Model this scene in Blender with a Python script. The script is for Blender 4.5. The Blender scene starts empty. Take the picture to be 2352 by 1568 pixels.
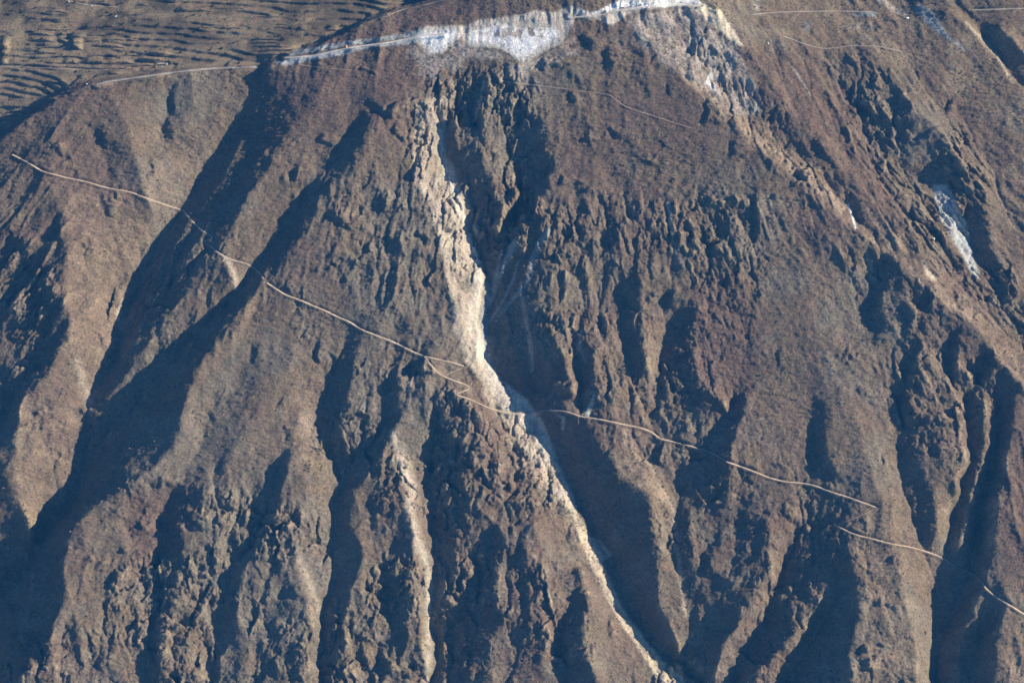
import bpy, math, random, time
import numpy as np
T0 = time.time()
rng = np.random.default_rng(7)
random.seed(7)
C = bpy.context.scene.collection
scn = bpy.context.scene

# ------------------------------------------------------------------ camera, sky, sun, exposure
TILT = math.radians(40)           # mean inclination of the mountain face
VIEW = math.radians(30)           # downward angle of the view across the valley
DIST = 6000.0
cam_d = bpy.data.cameras.new('camera'); cam = bpy.data.objects.new('camera', cam_d); C.objects.link(cam)
cam_d.sensor_width = 36; cam_d.lens = 36*DIST/2352.0; cam_d.clip_start = 10; cam_d.clip_end = 30000
CAM = np.array([0, -DIST*math.cos(VIEW), DIST*math.sin(VIEW)])
cam.location = CAM; cam.rotation_euler = (math.pi/2-VIEW, 0, 0)
scn.camera = cam

SUN = np.array([0.90, -0.07, 0.425]); SUN /= np.linalg.norm(SUN)
sun_el = math.asin(SUN[2]); sun_az = math.atan2(SUN[0], SUN[1])
world = bpy.data.worlds.new('World'); scn.world = world; world.use_nodes = True
wn = world.node_tree; wn.nodes.clear()
sky = wn.nodes.new('ShaderNodeTexSky'); sky.sky_type = 'NISHITA'; sky.sun_disc = False
sky.sun_elevation = sun_el; sky.sun_rotation = sun_az; sky.altitude = 2500; sky.air_density = 1.0; sky.dust_density = 0.0; sky.ozone_density = 6.0
bg = wn.nodes.new('ShaderNodeBackground'); bg.inputs[1].default_value = 0.078
wo = wn.nodes.new('ShaderNodeOutputWorld')
wn.links.new(sky.outputs[0], bg.inputs[0]); wn.links.new(bg.outputs[0], wo.inputs[0])
sl = bpy.data.lights.new('sun', 'SUN'); sl.energy = 5.0; sl.angle = math.radians(0.5); sl.color = (1.0, 0.85, 0.66)
so = bpy.data.objects.new('sun', sl); C.objects.link(so)
from mathutils import Vector
so.rotation_euler = Vector(SUN.tolist()).to_track_quat('Z', 'Y').to_euler()
scn.cycles.diffuse_bounces = 2
scn.view_settings.view_transform = 'Standard'; scn.view_settings.look = 'None'
scn.view_settings.exposure = 0.80; scn.view_settings.gamma = 1.0; scn.view_settings.use_curve_mapping = False

# ------------------------------------------------------------------ geometry of the slope
# the face is a height field h(s, t) over a plane inclined 40 degrees: s across, t up the slope
S_AX = np.array([1.0, 0, 0]); T_AX = np.array([0, math.cos(TILT), math.sin(TILT)]); N_AX = np.array([0, -math.sin(TILT), math.cos(TILT)])
UPV = np.array([0, math.sin(VIEW), math.cos(VIEW)]); FWD = np.array([0, math.cos(VIEW), -math.sin(VIEW)])
def w3(s, t, h):
    s = np.asarray(s, float); t = np.asarray(t, float); h = np.asarray(h, float)
    return s[..., None]*S_AX + t[..., None]*T_AX + h[..., None]*N_AX
def st(x, y, h):
    """image pixel (x, y on the 2352 x 1568 image) + height over the plane -> (s, t)"""
    x = np.asarray(x, float); y = np.asarray(y, float); h = np.asarray(h, float)
    d = FWD*DIST + (x[..., None]-1176)*S_AX + (784-y[..., None])*UPV
    k = (h - CAM @ N_AX) / (d @ N_AX)
    P = CAM + k[..., None]*d
    return P @ S_AX, P @ T_AX

# ------------------------------------------------------------------ noise
def vnoise(x, y, seed):
    r = np.random.default_rng(seed); n = 256
    g = r.random((n, n)).astype(np.float32)
    xi = np.floor(x); yi = np.floor(y); fx = (x-xi).astype(np.float32); fy = (y-yi).astype(np.float32)
    xi = xi.astype(np.int64) % n; yi = yi.astype(np.int64) % n
    fx = fx*fx*fx*(fx*(fx*6-15)+10); fy = fy*fy*fy*(fy*(fy*6-15)+10)
    x1 = (xi+1) % n; y1 = (yi+1) % n
    a = g[xi, yi]; b = g[x1, yi]; c = g[xi, y1]; d = g[x1, y1]
    return ((a*(1-fx)+b*fx)*(1-fy) + (c*(1-fx)+d*fx)*fy)*2-1
def fbm(x, y, wl, octs, seed, gain=0.5, ridged=False, ax=1.0, rot=0.0):
    c, s_ = math.cos(rot), math.sin(rot)
    u = (x*c + y*s_)*ax; v = -x*s_ + y*c
    out = 0; amp = 1.0; tot = 0
    for o in range(octs):
        f = 2.03**o/wl; a = 0.6*o
        uu = (u*math.cos(a)+v*math.sin(a)) if ax == 1.0 else u
        vv = (-u*math.sin(a)+v*math.cos(a)) if ax == 1.0 else v
        n = vnoise(uu*f+17.3*o+seed, vv*f-9.1*o+seed*1.7, seed*31+o)
        if ridged: n = 1-2*np.abs(n)
        out = out + amp*n; tot += amp; amp *= gain
    return out/tot
def worley(x, y, seed):
    r = np.random.default_rng(seed); n = 128; jx = r.random((n, n)).astype(np.float32); jy = r.random((n, n)).astype(np.float32); jv = r.random((n, n)).astype(np.float32)
    xi = np.floor(x).astype(np.int64); yi = np.floor(y).astype(np.int64)
    f1 = np.full(x.shape, 9., np.float32); f2 = f1.copy(); val = np.zeros(x.shape, np.float32); gx = val.copy()
    for a in (-1, 0, 1):
        for b in (-1, 0, 1):
            cx = xi+a; cy = yi+b; m = (cx % n, cy % n)
            dx = (cx+jx[m]-x).astype(np.float32); dy = (cy+jy[m]-y).astype(np.float32); d = np.sqrt(dx*dx+dy*dy)
            nw = d < f1; f2 = np.where(nw, f1, np.minimum(f2, d)); val = np.where(nw, jv[m], val); gx = np.where(nw, -dx*(jx[m]-.5)*4-dy*(jy[m]-.5)*4, gx); f1 = np.where(nw, d, f1)
    return f1, f2, val, gx
def sstep(a, b, x):
    k = np.clip((x-a)/(b-a), 0, 1); return k*k*(3-2*k)

# ------------------------------------------------------------------ crests and gullies traced by eye (image pixel x, y, estimated height over the plane)
LINES = '''
592 165 -25,552 285 -55,480 370 -70,430 470 -82,340 590 -94,290 700 -100,268 820 -98,204 905 -96,205 960 -98,190 1030 -102,188 1115 -110,145 1170 -116,95 1230 -122,75 1275 -127,0 1350 -144
190 200 10,160 260 10,120 330 5,110 420 0,150 500 0,152 600 -10,150 650 -15,155 720 -20,150 790 -25,110 860 -30,50 925 -35,35 1010 -40,10 1080 -45,30 1130 -55,60 1190 -65,80 1250 -95
900 215 20,860 300 20,800 390 15,745 455 15,705 530 10,655 600 10,612 650 5,560 705 5,515 775 10,465 825 10,440 890 10,412 960 5,400 1020 0,345 1085 -5,250 1150 -10,170 1200 -12,140 1290 -8,150 1350 -2,130 1430 0,98 1500 -5,45 1567 -12
0 1350 -140,-60 1460 -150,-120 1567 -160,-150 1700 -170
835 265 0,775 340 -12,710 440 -20,650 535 -24,590 610 -28,530 690 -38,450 770 -50,360 855 -66,285 930 -80,225 1010 -93,192 1105 -104
740 205 15,690 270 8,640 340 0,590 420 -6,550 490 -8,505 570 -8,440 640 -18,400 720 -30,335 805 -48,270 885 -66,218 965 -86
515 605 0,535 640 -8,545 680 -30
680 815 0,620 900 0,590 945 0,525 1055 -5,500 1110 -10
640 760 0,560 850 -8,480 960 -15,440 1060 -22,400 1130 -30,365 1200 -40,380 1290 -45,372 1360 -50,350 1470 -60,342 1567 -65
500 1110 -10,440 1150 -12,420 1200 -18,425 1290 -25,400 1380 -30,385 1440 -35,380 1567 -40
690 960 0,650 1040 -12,620 1150 -22,580 1230 -30,535 1300 -38,510 1380 -45,495 1450 -55,480 1567 -65
665 1045 8,640 1160 0,600 1240 -5,560 1320 -10,545 1400 -20,560 1480 -30,550 1567 -40
500 1110 -10,470 1200 -18,500 1260 -22,480 1340 -28,450 1420 -35,440 1567 -45
840 720 0,795 780 -15,772 840 -28,755 900 -35,735 965 -40,745 1030 -45,772 1092 -50
870 720 5,835 790 -2,815 860 -8,795 920 -14,790 980 -20,800 1040 -28
705 1050 0,700 1150 -2,680 1250 -5,690 1330 -10,715 1400 -18,720 1480 -25,715 1567 -35
665 1210 -8,655 1300 -15,645 1380 -25,620 1450 -35,600 1567 -45
965 842 -3,905 860 -14,885 905 -20,895 960 -22,845 1025 -32,792 1085 -40,780 1165 -44,766 1260 -48,775 1330 -53,742 1405 -60,750 1480 -64,742 1567 -70
1000 840 5,960 870 8,942 890 10,930 950 5,900 1010 0,857 1070 -8,818 1125 -15,805 1180 -20,835 1250 -18,818 1310 -20,802 1390 -25,790 1460 -30,780 1567 -40
925 1215 -25,890 1260 -38,885 1330 -48,880 1390 -55,905 1440 -60,860 1520 -70,850 1567 -72
925 1100 -5,945 1200 -12,950 1290 -20,945 1350 -22,955 1400 -25,975 1460 -35,985 1540 -50
1010 960 -15,990 1030 -35,982 1100 -45,1000 1165 -55,996 1250 -62,998 1350 -70,992 1420 -75,1005 1500 -85,995 1567 -95
1040 900 10,1098 940 10,1107 1000 8,1110 1040 5,1068 1100 -5,1080 1145 -8,1120 1180 -5,1162 1230 -5,1162 1275 -8,1140 1330 -15,1135 1395 -25,1140 1430 -30,1130 1500 -40,1140 1567 -45
1130 1290 -35,1085 1350 -48,1062 1390 -55,1070 1440 -65,1030 1490 -75,1003 1535 -88
1050 1160 -30,1060 1250 -32,1050 1340 -40,1035 1420 -55
1140 1170 -20,1135 1250 -28
1330 1380 -30,1300 1420 -40,1278 1460 -50,1290 1510 -60,1300 1567 -70
1342 1300 -10,1350 1400 -15,1335 1440 -18,1350 1500 -25,1370 1567 -35
1230 1200 0,1250 1300 -5,1240 1400 -15,1265 1460 -25,1250 1520 -35
1190 1420 -30,1170 1480 -45,1165 1567 -60
1050 240 -20,1025 300 -28,1020 360 -36,1045 420 -40,1085 500 -48,1098 560 -51,1124 645 -54,1112 720 -56,1120 800 -56,1135 850 -56,1165 885 -56,1215 935 -57,1255 1000 -60,1300 1075 -68,1345 1165 -76,1375 1235 -82,1420 1310 -88,1458 1400 -97,1515 1480 -108,1585 1545 -118,1610 1567 -122
1195 938 -42,1230 1000 -42,1268 1075 -50,1315 1160 -58,1345 1235 -64,1388 1310 -72,1425 1400 -82,1485 1480 -93,1560 1560 -104
960 240 5,955 330 0,960 420 0,1000 470 0,1020 600 -5,1045 700 -10,1060 780 -15,1085 850 -25,1120 905 -35,1140 950 -38,1200 1040 -40,1260 1130 -45,1310 1220 -48,1350 1320 -50,1400 1400 -75
1180 190 15,1250 270 10,1272 330 5,1278 385 4,1258 445 2,1235 490 2,1262 540 0,1250 600 -2,1240 660 -4,1244 740 -6,1234 800 -14,1232 850 -32,1236 895 -42
1265 395 -18,1215 435 -30,1170 500 -40,1130 570 -48
1120 180 10,1115 250 6,1120 300 0,1112 370 -5,1150 435 -8,1125 480 -35,1100 525 -60
1052 260 -2,1050 330 -12,1062 395 -32
1092 235 -22,1096 290 -30
1200 270 -15,1160 340 -30,1190 400 -38,1200 440 -48
1198 663 -16,1208 720 -19,1220 790 -24,1222 850 -36
1345 965 -8,1385 1030 -14,1430 1100 -14,1495 1128 -8,1500 1200 -14,1520 1258 -20,1516 1340 -34,1512 1380 -40,1545 1440 -52,1562 1500 -68,1567 1550 -88
1320 780 -10,1335 830 -22,1330 900 -28,1335 945 -25
1277 773 5,1300 830 5,1323 905 3
1345 740 5,1360 830 3,1368 890 3,1385 960 0
1420 610 0,1430 680 -25,1440 790 -18,1452 870 -18,1455 950 -15
1470 640 8,1475 740 8,1490 850 6
1560 730 -18,1520 790 -32,1508 860 -36,1505 930 -34,1497 1000 -36,1500 1060 -38,1528 1110 -40,1552 1160 -43,1553 1220 -45,1558 1290 -49,1580 1360 -56,1592 1410 -62,1580 1470 -76,1575 1567 -98
1575 690 2,1600 740 -1,1592 800 -3,1595 850 -4,1645 905 2,1672 930 2
1600 910 -15,1590 960 -22,1590 1010 -30,1570 1080 -42,1560 1130 -55
1585 1170 -34,1588 1230 -36,1595 1290 -38,1612 1350 -42,1630 1400 -50
1800 620 6,1775 700 2,1715 800 -2,1702 860 -8,1685 925 -18,1650 980 -28,1612 1030 -34,1592 1090 -38,1568 1150 -42
1725 900 4,1705 960 3,1680 1020 2,1672 1063 3,1690 1110 -8,1700 1150 -22,1700 1230 -26,1680 1300 -30
1625 1160 -34,1645 1250 -34
1760 1180 0,1770 1260 -5,1765 1320 -8,1735 1360 -12,1700 1420 -22,1660 1490 -40,1640 1567 -60
1690 1440 -45,1640 1440 -60,1615 1480 -75,1600 1567 -95
1905 1120 -5,1845 1175 -20,1815 1240 -35,1795 1320 -48,1760 1430 -62,1720 1500 -75,1690 1567 -90
2010 1160 10,1960 1237 14,1957 1310 14,1976 1400 12,1964 1450 8,1960 1520 2,1955 1567 -3
1935 1318 -8,1900 1350 -15,1862 1410 -22,1835 1440 -25,1780 1510 -35,1735 1567 -45
1945 1335 -15,1900 1410 -45,1850 1480 -65,1800 1567 -85
1850 850 3,1875 950 -5,1885 1040 -18,1900 1100 -12
1900 900 5,1900 960 6,1895 1030 5,1930 1090 5
1880 790 8,1935 880 10,1975 985 10,2015 1120 12,2040 1200 12,2060 1280 12,2090 1400 5,2110 1500 -5,2110 1567 -10
2112 790 -5,2078 850 -15,2066 930 -18,2062 1000 -18,2075 1060 -22,2082 1130 -22,2098 1180 -22,2118 1250 -25,2142 1320 -45,2152 1440 -75,2150 1567 -100
2118 770 12,2100 835 8,2090 910 0,2085 960 -4,2110 1020 0,2130 1080 0,2150 1150 0,2150 1240 -5
2030 590 0,2012 650 -15,2003 700 -18,2003 750 -12
2040 600 12,2032 650 8,2020 710 6,2050 760 10
2200 770 -5,2172 830 -22,2180 880 -20
2205 740 15,2200 800 10,2195 860 5,2205 930 0,2205 1010 0,2225 1060 0,2195 1130 0
2140 720 12,2125 800 10,2150 880 8,2165 930 5,2180 990 0
2275 815 -5,2248 870 -20,2220 935 -25,2218 985 -28,2235 1060 -32,2215 1110 -38,2195 1165 -42,2180 1240 -48,2172 1300 -50
2290 800 12,2268 870 5,2262 940 0,2265 1000 -5,2245 1100 -15,2225 1180 -22,2205 1270 -30
2308 850 -5,2298 930 -20,2300 985 -25,2282 1040 -35,2265 1100 -45,2258 1150 -50,2248 1250 -58,2235 1320 -65,2200 1390 -75,2165 1450 -85
2340 860 10,2325 960 5,2305 1080 3,2290 1160 0,2282 1260 0,2262 1345 -8,2225 1430 -35,2205 1500 -50,2200 1567 -60
2290 1390 -25,2262 1450 -50,2240 1520 -65,2230 1567 -72
2310 1330 0,2295 1420 -8,2285 1480 -12,2290 1567 -15
1444 54 20,1560 170 24,1640 245 26,1720 310 26,1790 390 26,1850 430 24,1900 480 22,1990 550 22,2120 640 20,2233 746 20,2352 890 18
1560 60 6,1600 130 0,1680 220 -5,1760 300 -8,1850 370 -8,1930 440 -8,1975 505 -4
1600 15 10,1710 110 5,1800 230 5,1880 330 5,1960 420 5,2040 500 5,2130 580 8
1845 105 -25,1900 180 -32,1955 255 -34,2015 330 -37,2085 395 -40,2150 440 -41,2205 500 -41,2240 560 -41,2258 620 -40,2300 700 -40,2352 800 -40
1990 110 -30,2045 170 -20,2092 235 -15,2140 300 -15,2200 370 -17,2258 450 -20,2275 500 -22,2282 570 -22,2300 620 -25,2335 680 -22
2190 0 -90,2250 60 -75,2290 120 -70,2345 200 -70
2180 20 -55,2219 55 -50,2290 135 -45,2352 215 -45
2300 60 -35,2352 120 -35
620 150 0,700 130 5,800 105 10,950 78 12,1050 75 15,1150 48 15,1300 42 15,1420 18 15,1500 0 15
1650 20 5,1600 15 10
640 140 -2,700 122 -5,810 66 -12,900 30 -22,1040 2 -30
690 108 -70,810 50 -95,900 12 -112,1000 -14 -125
0 0 -190,300 0 -170,600 0 -150,850 0 -125
0 150 -120,300 150 -88,600 138 -58
0 308 -70,60 255 -62,130 208 -55,190 180 -48,400 155 -50,560 142 -45
1700 0 -40,1900 0 -100,2100 0 -110
2000 60 -75,1900 80 -60
2352 0 -80,2340 40 -60
2200 250 -55,2280 400 -40,2340 560 -30
0 328 -15,60 275 -5,130 228 5,190 198 10,230 188 10,330 172 0,450 165 -10,590 157 -20
0 480 -10,70 560 -20,60 620 -45,0 740 -60
30 700 -30,90 690 -45,60 760 -55,0 850 -65
130 700 -40,85 820 -60,40 900 -75,0 980 -85
1225 948 -42,1262 944 -30,1296 948 -19,1320 955 -11,1345 962 -6
400 170 -4,392 250 -24,372 320 -36
440 165 -2,446 230 -14,432 300 -32
260 235 10,300 310 4,322 400 -8,345 470 -30
215 290 0,240 350 -9,255 420 -16
1190 437 0,1172 470 -3,1150 512 -10,1141 530 -22
1199 536 -8,1199 570 -14
'''
lines = [[tuple(float(v) for v in p.split()) for p in L.split(',')] for L in LINES.strip().splitlines()]

# coarse working grid
CS = 4.3
s0, s1, t0, t1 = -1420.0, 1420.0, -1080.0, 1180.0
NS = int((s1-s0)/CS)+1; NT = int((t1-t0)/CS)+1
def densify(L, step=2.0):
    L = np.array(L, float); out = []
    for a, b in zip(L[:-1], L[1:]):
        n = max(2, int(np.hypot(*(b-a)[:2])/step)); k = np.linspace(0, 1, n, endpoint=False)[:, None]
        out.append(a+(b-a)*k)
    out.append(L[-1:]); return np.concatenate(out)
cs_, ct_, ch_ = [], [], []
for L in lines:
    D = densify(L); s, t = st(D[:, 0], D[:, 1], D[:, 2]); cs_.append(s); ct_.append(t); ch_.append(D[:, 2])
cs_ = np.concatenate(cs_); ct_ = np.concatenate(ct_); ch_ = np.concatenate(ch_)
def up2(a, shape):
    xs = np.linspace(0, a.shape[0]-1, shape[0]); ys = np.linspace(0, a.shape[1]-1, shape[1])
    xi = np.minimum(xs.astype(int), a.shape[0]-2); yi = np.minimum(ys.astype(int), a.shape[1]-2)
    fx = (xs-xi)[:, None]; fy = (ys-yi)[None, :]
    return (a[xi][:, yi]*(1-fx)+a[xi+1][:, yi]*fx)*(1-fy)+(a[xi][:, yi+1]*(1-fx)+a[xi+1][:, yi+1]*fx)*fy
H = None
for lev in (32, 16, 8, 4, 2, 1):
    shp = ((NS-1)//lev+1, (NT-1)//lev+1)
    ix = np.clip(np.round((cs_-s0)/(s1-s0)*(shp[0]-1)), 0, shp[0]-1).astype(int)
    iy = np.clip(np.round((ct_-t0)/(t1-t0)*(shp[1]-1)), 0, shp[1]-1).astype(int)
    key = ix*shp[1]+iy
    cnt = np.bincount(key, minlength=shp[0]*shp[1]).reshape(shp); sm = np.bincount(key, ch_, minlength=shp[0]*shp[1]).reshape(shp)
    fix = cnt > 0; val = np.where(fix, sm/np.maximum(cnt, 1), 0)
    H = np.full(shp, -20.0) if H is None else up2(H, shp)
    H[fix] = val[fix]
    for it in range({32: 300, 16: 200, 8: 150, 4: 120, 2: 80, 1: 60}[lev]):
        P = np.pad(H, 1, mode='edge')
        H = (P[:-2, 1:-1]+P[2:, 1:-1]+P[1:-1, :-2]+P[1:-1, 2:])/4
        H[fix] = val[fix]
def blur(a, n):
    for _ in range(n):
        P = np.pad(a, ((1, 1), (0, 0)), mode='edge'); a = (P[:-2]+2*P[1:-1]+P[2:])/4
        P = np.pad(a, ((0, 0), (1, 1)), mode='edge'); a = (P[:, :-2]+2*P[:, 1:-1]+P[:, 2:])/4
    return a
H = blur(H, 2)
print('harmonic', time.time()-T0)
def bil(A, s, t, o=(s0, t0), c=CS):
    x = np.clip((s-o[0])/c, 0, A.shape[0]-1.001); y = np.clip((t-o[1])/c, 0, A.shape[1]-1.001)
    xi = x.astype(int); yi = y.astype(int); fx = x-xi; fy = y-yi
    return (A[xi, yi]*(1-fx)+A[xi+1, yi]*fx)*(1-fy)+(A[xi, yi+1]*(1-fx)+A[xi+1, yi+1]*fx)*fy

# ------------------------------------------------------------------ fine grid
FS = 2.15
ns0, ns1 = -1262.0, 1262.0; nt0, nt1 = -925.0, 1010.0
core_s = np.arange(ns0, ns1, FS); core_t = np.arange(nt0, nt1, FS)
ext = np.cumsum(FS*1.13**np.arange(1, 41))
sv = np.concatenate([core_s[0]-ext[::-1], core_s, core_s[-1]+ext]); tv = np.concatenate([core_t[0]-ext[::-1], core_t, core_t[-1]+ext])
SS, TT = np.meshgrid(sv, tv, indexing='ij')
print('grid', SS.shape)

def project(s, t, h):
    P = w3(s, t, h)-CAM; d = P @ FWD
    return 1176+DIST*(P @ S_AX)/d, 784-DIST*(P @ UPV)/d

# regions outlined in image pixels, each with a soft irregular rim
def poly_mask(X, Y, pts, soft):
    pts = np.array(pts, float); inside = np.zeros(X.shape, bool); dmin = np.full(X.shape, 1e9)
    x0, y0 = pts.min(0)-soft*2; x1, y1 = pts.max(0)+soft*2
    sel = (X > x0) & (X < x1) & (Y > y0) & (Y < y1); x = X[sel]; y = Y[sel]
    ins = np.zeros(x.shape, bool); dm = np.full(x.shape, 1e18)
    for (ax, ay), (bx, by) in zip(pts, np.roll(pts, -1, 0)):
        c = ((ay > y) != (by > y)) & (x < (bx-ax)*(y-ay)/(by-ay+1e-12)+ax); ins ^= c
        k = np.clip(((x-ax)*(bx-ax)+(y-ay)*(by-ay))/((bx-ax)**2+(by-ay)**2+1e-9), 0, 1)
        dm = np.minimum(dm, (x-ax-k*(bx-ax))**2+(y-ay-k*(by-ay))**2)
    sd = np.sqrt(dm)*np.where(ins, 1, -1); out = np.zeros(X.shape, np.float32)
    out[sel] = sstep(-soft, soft, sd); return out
def strip_mask(X, Y, pts, soft):            # pts: x y halfwidth
    out = np.zeros(X.shape, np.float32); pts = np.array(pts, float)
    for a, b in zip(pts[:-1], pts[1:]):
        w = max(a[2], b[2])+soft*2
        sel = (X > min(a[0], b[0])-w) & (X < max(a[0], b[0])+w) & (Y > min(a[1], b[1])-w) & (Y < max(a[1], b[1])+w)
        x = X[sel]; y = Y[sel]
        k = np.clip(((x-a[0])*(b[0]-a[0])+(y-a[1])*(b[1]-a[1]))/((b[0]-a[0])**2+(b[1]-a[1])**2+1e-9), 0, 1)
        d = np.hypot(x-a[0]-k*(b[0]-a[0]), y-a[1]-k*(b[1]-a[1])); hw = a[2]+(b[2]-a[2])*k
        out[sel] = np.maximum(out[sel], sstep(soft, -soft, d-hw))
    return out
# ------------------------------------------------------------------ relief
warp_s = 9*fbm(SS, TT, 110, 3, 11)+3.5*fbm(SS, TT, 28, 2, 12); warp_t = 9*fbm(SS, TT, 110, 3, 13)+3.5*fbm(SS, TT, 28, 2, 14)
HH = 1.06*bil(H, SS+warp_s, TT+warp_t)
X, Y = project(SS, TT, HH)
XW = X+10*fbm(SS, TT, 60, 3, 21)+3*fbm(SS, TT, 14, 2, 22); YW = Y+10*fbm(SS, TT, 60, 3, 23)+3*fbm(SS, TT, 14, 2, 24)
print('masks', time.time()-T0)
plateau = poly_mask(X, Y, [(-3000, 330), (0, 310), (60, 258), (130, 210), (190, 185), (400, 160), (590, 150), (700, 112), (810, 55), (900, 18), (1000, -20), (1000, -3000), (-3000, -3000)], 6)
plat_r = poly_mask(X, Y, [(1660, 30), (1760, 85), (1850, 105), (2000, 110), (2060, 160), (2150, 220), (2260, 330), (2600, 700), (4000, 700), (4000, -3000), (1400, -3000), (1400, -20)], 14)
crag = np.zeros(SS.shape, np.float32)
for pts, k in (([(930, 190), (1180, 165), (1260, 260), (1280, 400), (1240, 520), (1130, 640), (1060, 640), (1000, 520), (950, 420)], 1.0),
               ([(1240, 440), (1700, 450), (1760, 620), (1620, 700), (1600, 900), (1560, 960), (1240, 960), (1200, 700)], .58),
               ([(980, 860), (1180, 920), (1260, 1000), (1330, 1160), (1420, 1320), (1500, 1600), (820, 1600), (850, 1100)], .8),
               ([(0, 560), (140, 620), (130, 760), (60, 900), (0, 960)], .9),
               ([(0, 1200), (160, 1380), (520, 1120), (760, 1180), (860, 1600), (0, 1600)], .75),
               ([(1540, 60), (1700, 100), (1860, 330), (1980, 500), (1960, 530), (1800, 400), (1640, 250)], .4),
               ([(1900, 160), (2100, 180), (2240, 330), (2300, 520), (2400, 800), (2300, 760), (2100, 560), (1960, 330)], .8),
               ([(1900, 520), (2100, 640), (2300, 800), (2352, 1000), (2280, 1100), (2060, 1050), (2000, 800)], .45),
               ([(1380, 1000), (1680, 1020), (1700, 1180), (1760, 1400), (1600, 1600), (1450, 1600), (1400, 1300)], .7),
               ([(1560, 1000), (1900, 1050), (2000, 1200), (2000, 1600), (1700, 1600)], .4),
               ([(200, 700), (420, 560), (560, 540), (560, 700), (420, 820)], .4),
               ([(760, 430), (980, 400), (1020, 700), (900, 760), (740, 620)], .45),
               ([(730, 760), (1000, 840), (1000, 1100), (720, 1100)], .55)):
    crag = np.maximum(crag, k*poly_mask(XW, YW, pts, 40))
crag = np.maximum(crag, .38*sstep(0, .4, fbm(SS, TT, 240, 3, 145))*sstep(350, 520, Y))
smooth = np.zeros(SS.shape, np.float32)
for pts in ([(600, 190), (1000, 130), (1420, 40), (1640, 240), (2000, 560), (1700, 440), (1300, 430), (1240, 220), (930, 200), (700, 400), (560, 420)],
            [(1590, 620), (1760, 560), (2000, 640), (2040, 900), (2050, 1150), (1760, 1100), (1700, 900), (1620, 900)],
            [(430, 880), (640, 690), (760, 740), (740, 950), (640, 1050), (440, 1100)], [(190, 200), (590, 170), (540, 290), (300, 560), (170, 520)]):
    smooth = np.maximum(smooth, poly_mask(XW, YW, pts, 40))
# direction in which the ground drains: ribs fan out from the summit
SU = SS+.72*np.clip(SS/900, -1.3, 1.3)*150*np.log1p(np.exp(np.clip((TT+120)/150, -30, 30)))
amp = (0.45+0.55*sstep(-.3, .5, fbm(SS, TT, 220, 2, 31)))*(1-.55*smooth)*(1-.6*plateau)
far = sstep(30, 300, np.maximum.reduce([ns0-SS, SS-ns1, nt0-TT, TT-nt1]))
HH = HH + amp*(1-.5*plat_r)*8*fbm(SU+2*warp_s, TT+2*warp_t, 150, 3, 41, ax=1.3, ridged=True)
HH = HH + amp*3.0*fbm(SU+1.5*warp_s, TT+warp_t, 50, 4, 42, ax=1.2, gain=.5)
rib = fbm(SU+1.3*warp_s, TT*.45+.8*warp_t, 62, 3, 170, gain=.5, ridged=True)
HH = HH + (1-.85*smooth)*(1-plateau)*(1-.5*plat_r)*sstep(-.35, .3, fbm(SS, TT, 210, 2, 171))*8.5*rib*(.35+.65*sstep(300, 600, Y))
cr = fbm(SU+1.8*warp_s, TT+1.8*warp_t, 80, 5, 43, gain=.52, ax=1.15, ridged=True)
cm = sstep(-.5, .35, fbm(SS, TT, 120, 3, 44))
ws2 = SU+1.2*warp_s+3*fbm(SS, TT, 13, 2, 150); wt2 = TT+1.2*warp_t+3*fbm(SS, TT, 13, 2, 151)
blk = 0
for wl, am, sd in ((64, 16., 1), (27, 8., 2), (11.5, 4.6, 3)):
    f1, f2, v, g = worley(ws2/wl*1.25, wt2/wl*.85, 160+sd)
    blk = blk+am*(.45*(f2-f1)+.55*(v-.5)+.55*g)
HH = HH + crag*cm*(9*cr+blk)
# ledges: rock breaks into short steps where it is steep
zz = (HH*math.cos(TILT)+TT*math.sin(TILT))+6*fbm(SS, TT, 60, 3, 144); stp = 13.0; fr = zz/stp-np.floor(zz/stp)
HH = HH + crag*cm*3.2*(sstep(.0, .8, fr)-fr)
HH = HH + (.35+crag)*2.2*fbm(SS, TT, 22, 4, 45, gain=.6)
HH = HH + far*60*fbm(SS, TT, 500, 3, 46, ridged=True)
print('relief', time.time()-T0)

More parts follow.
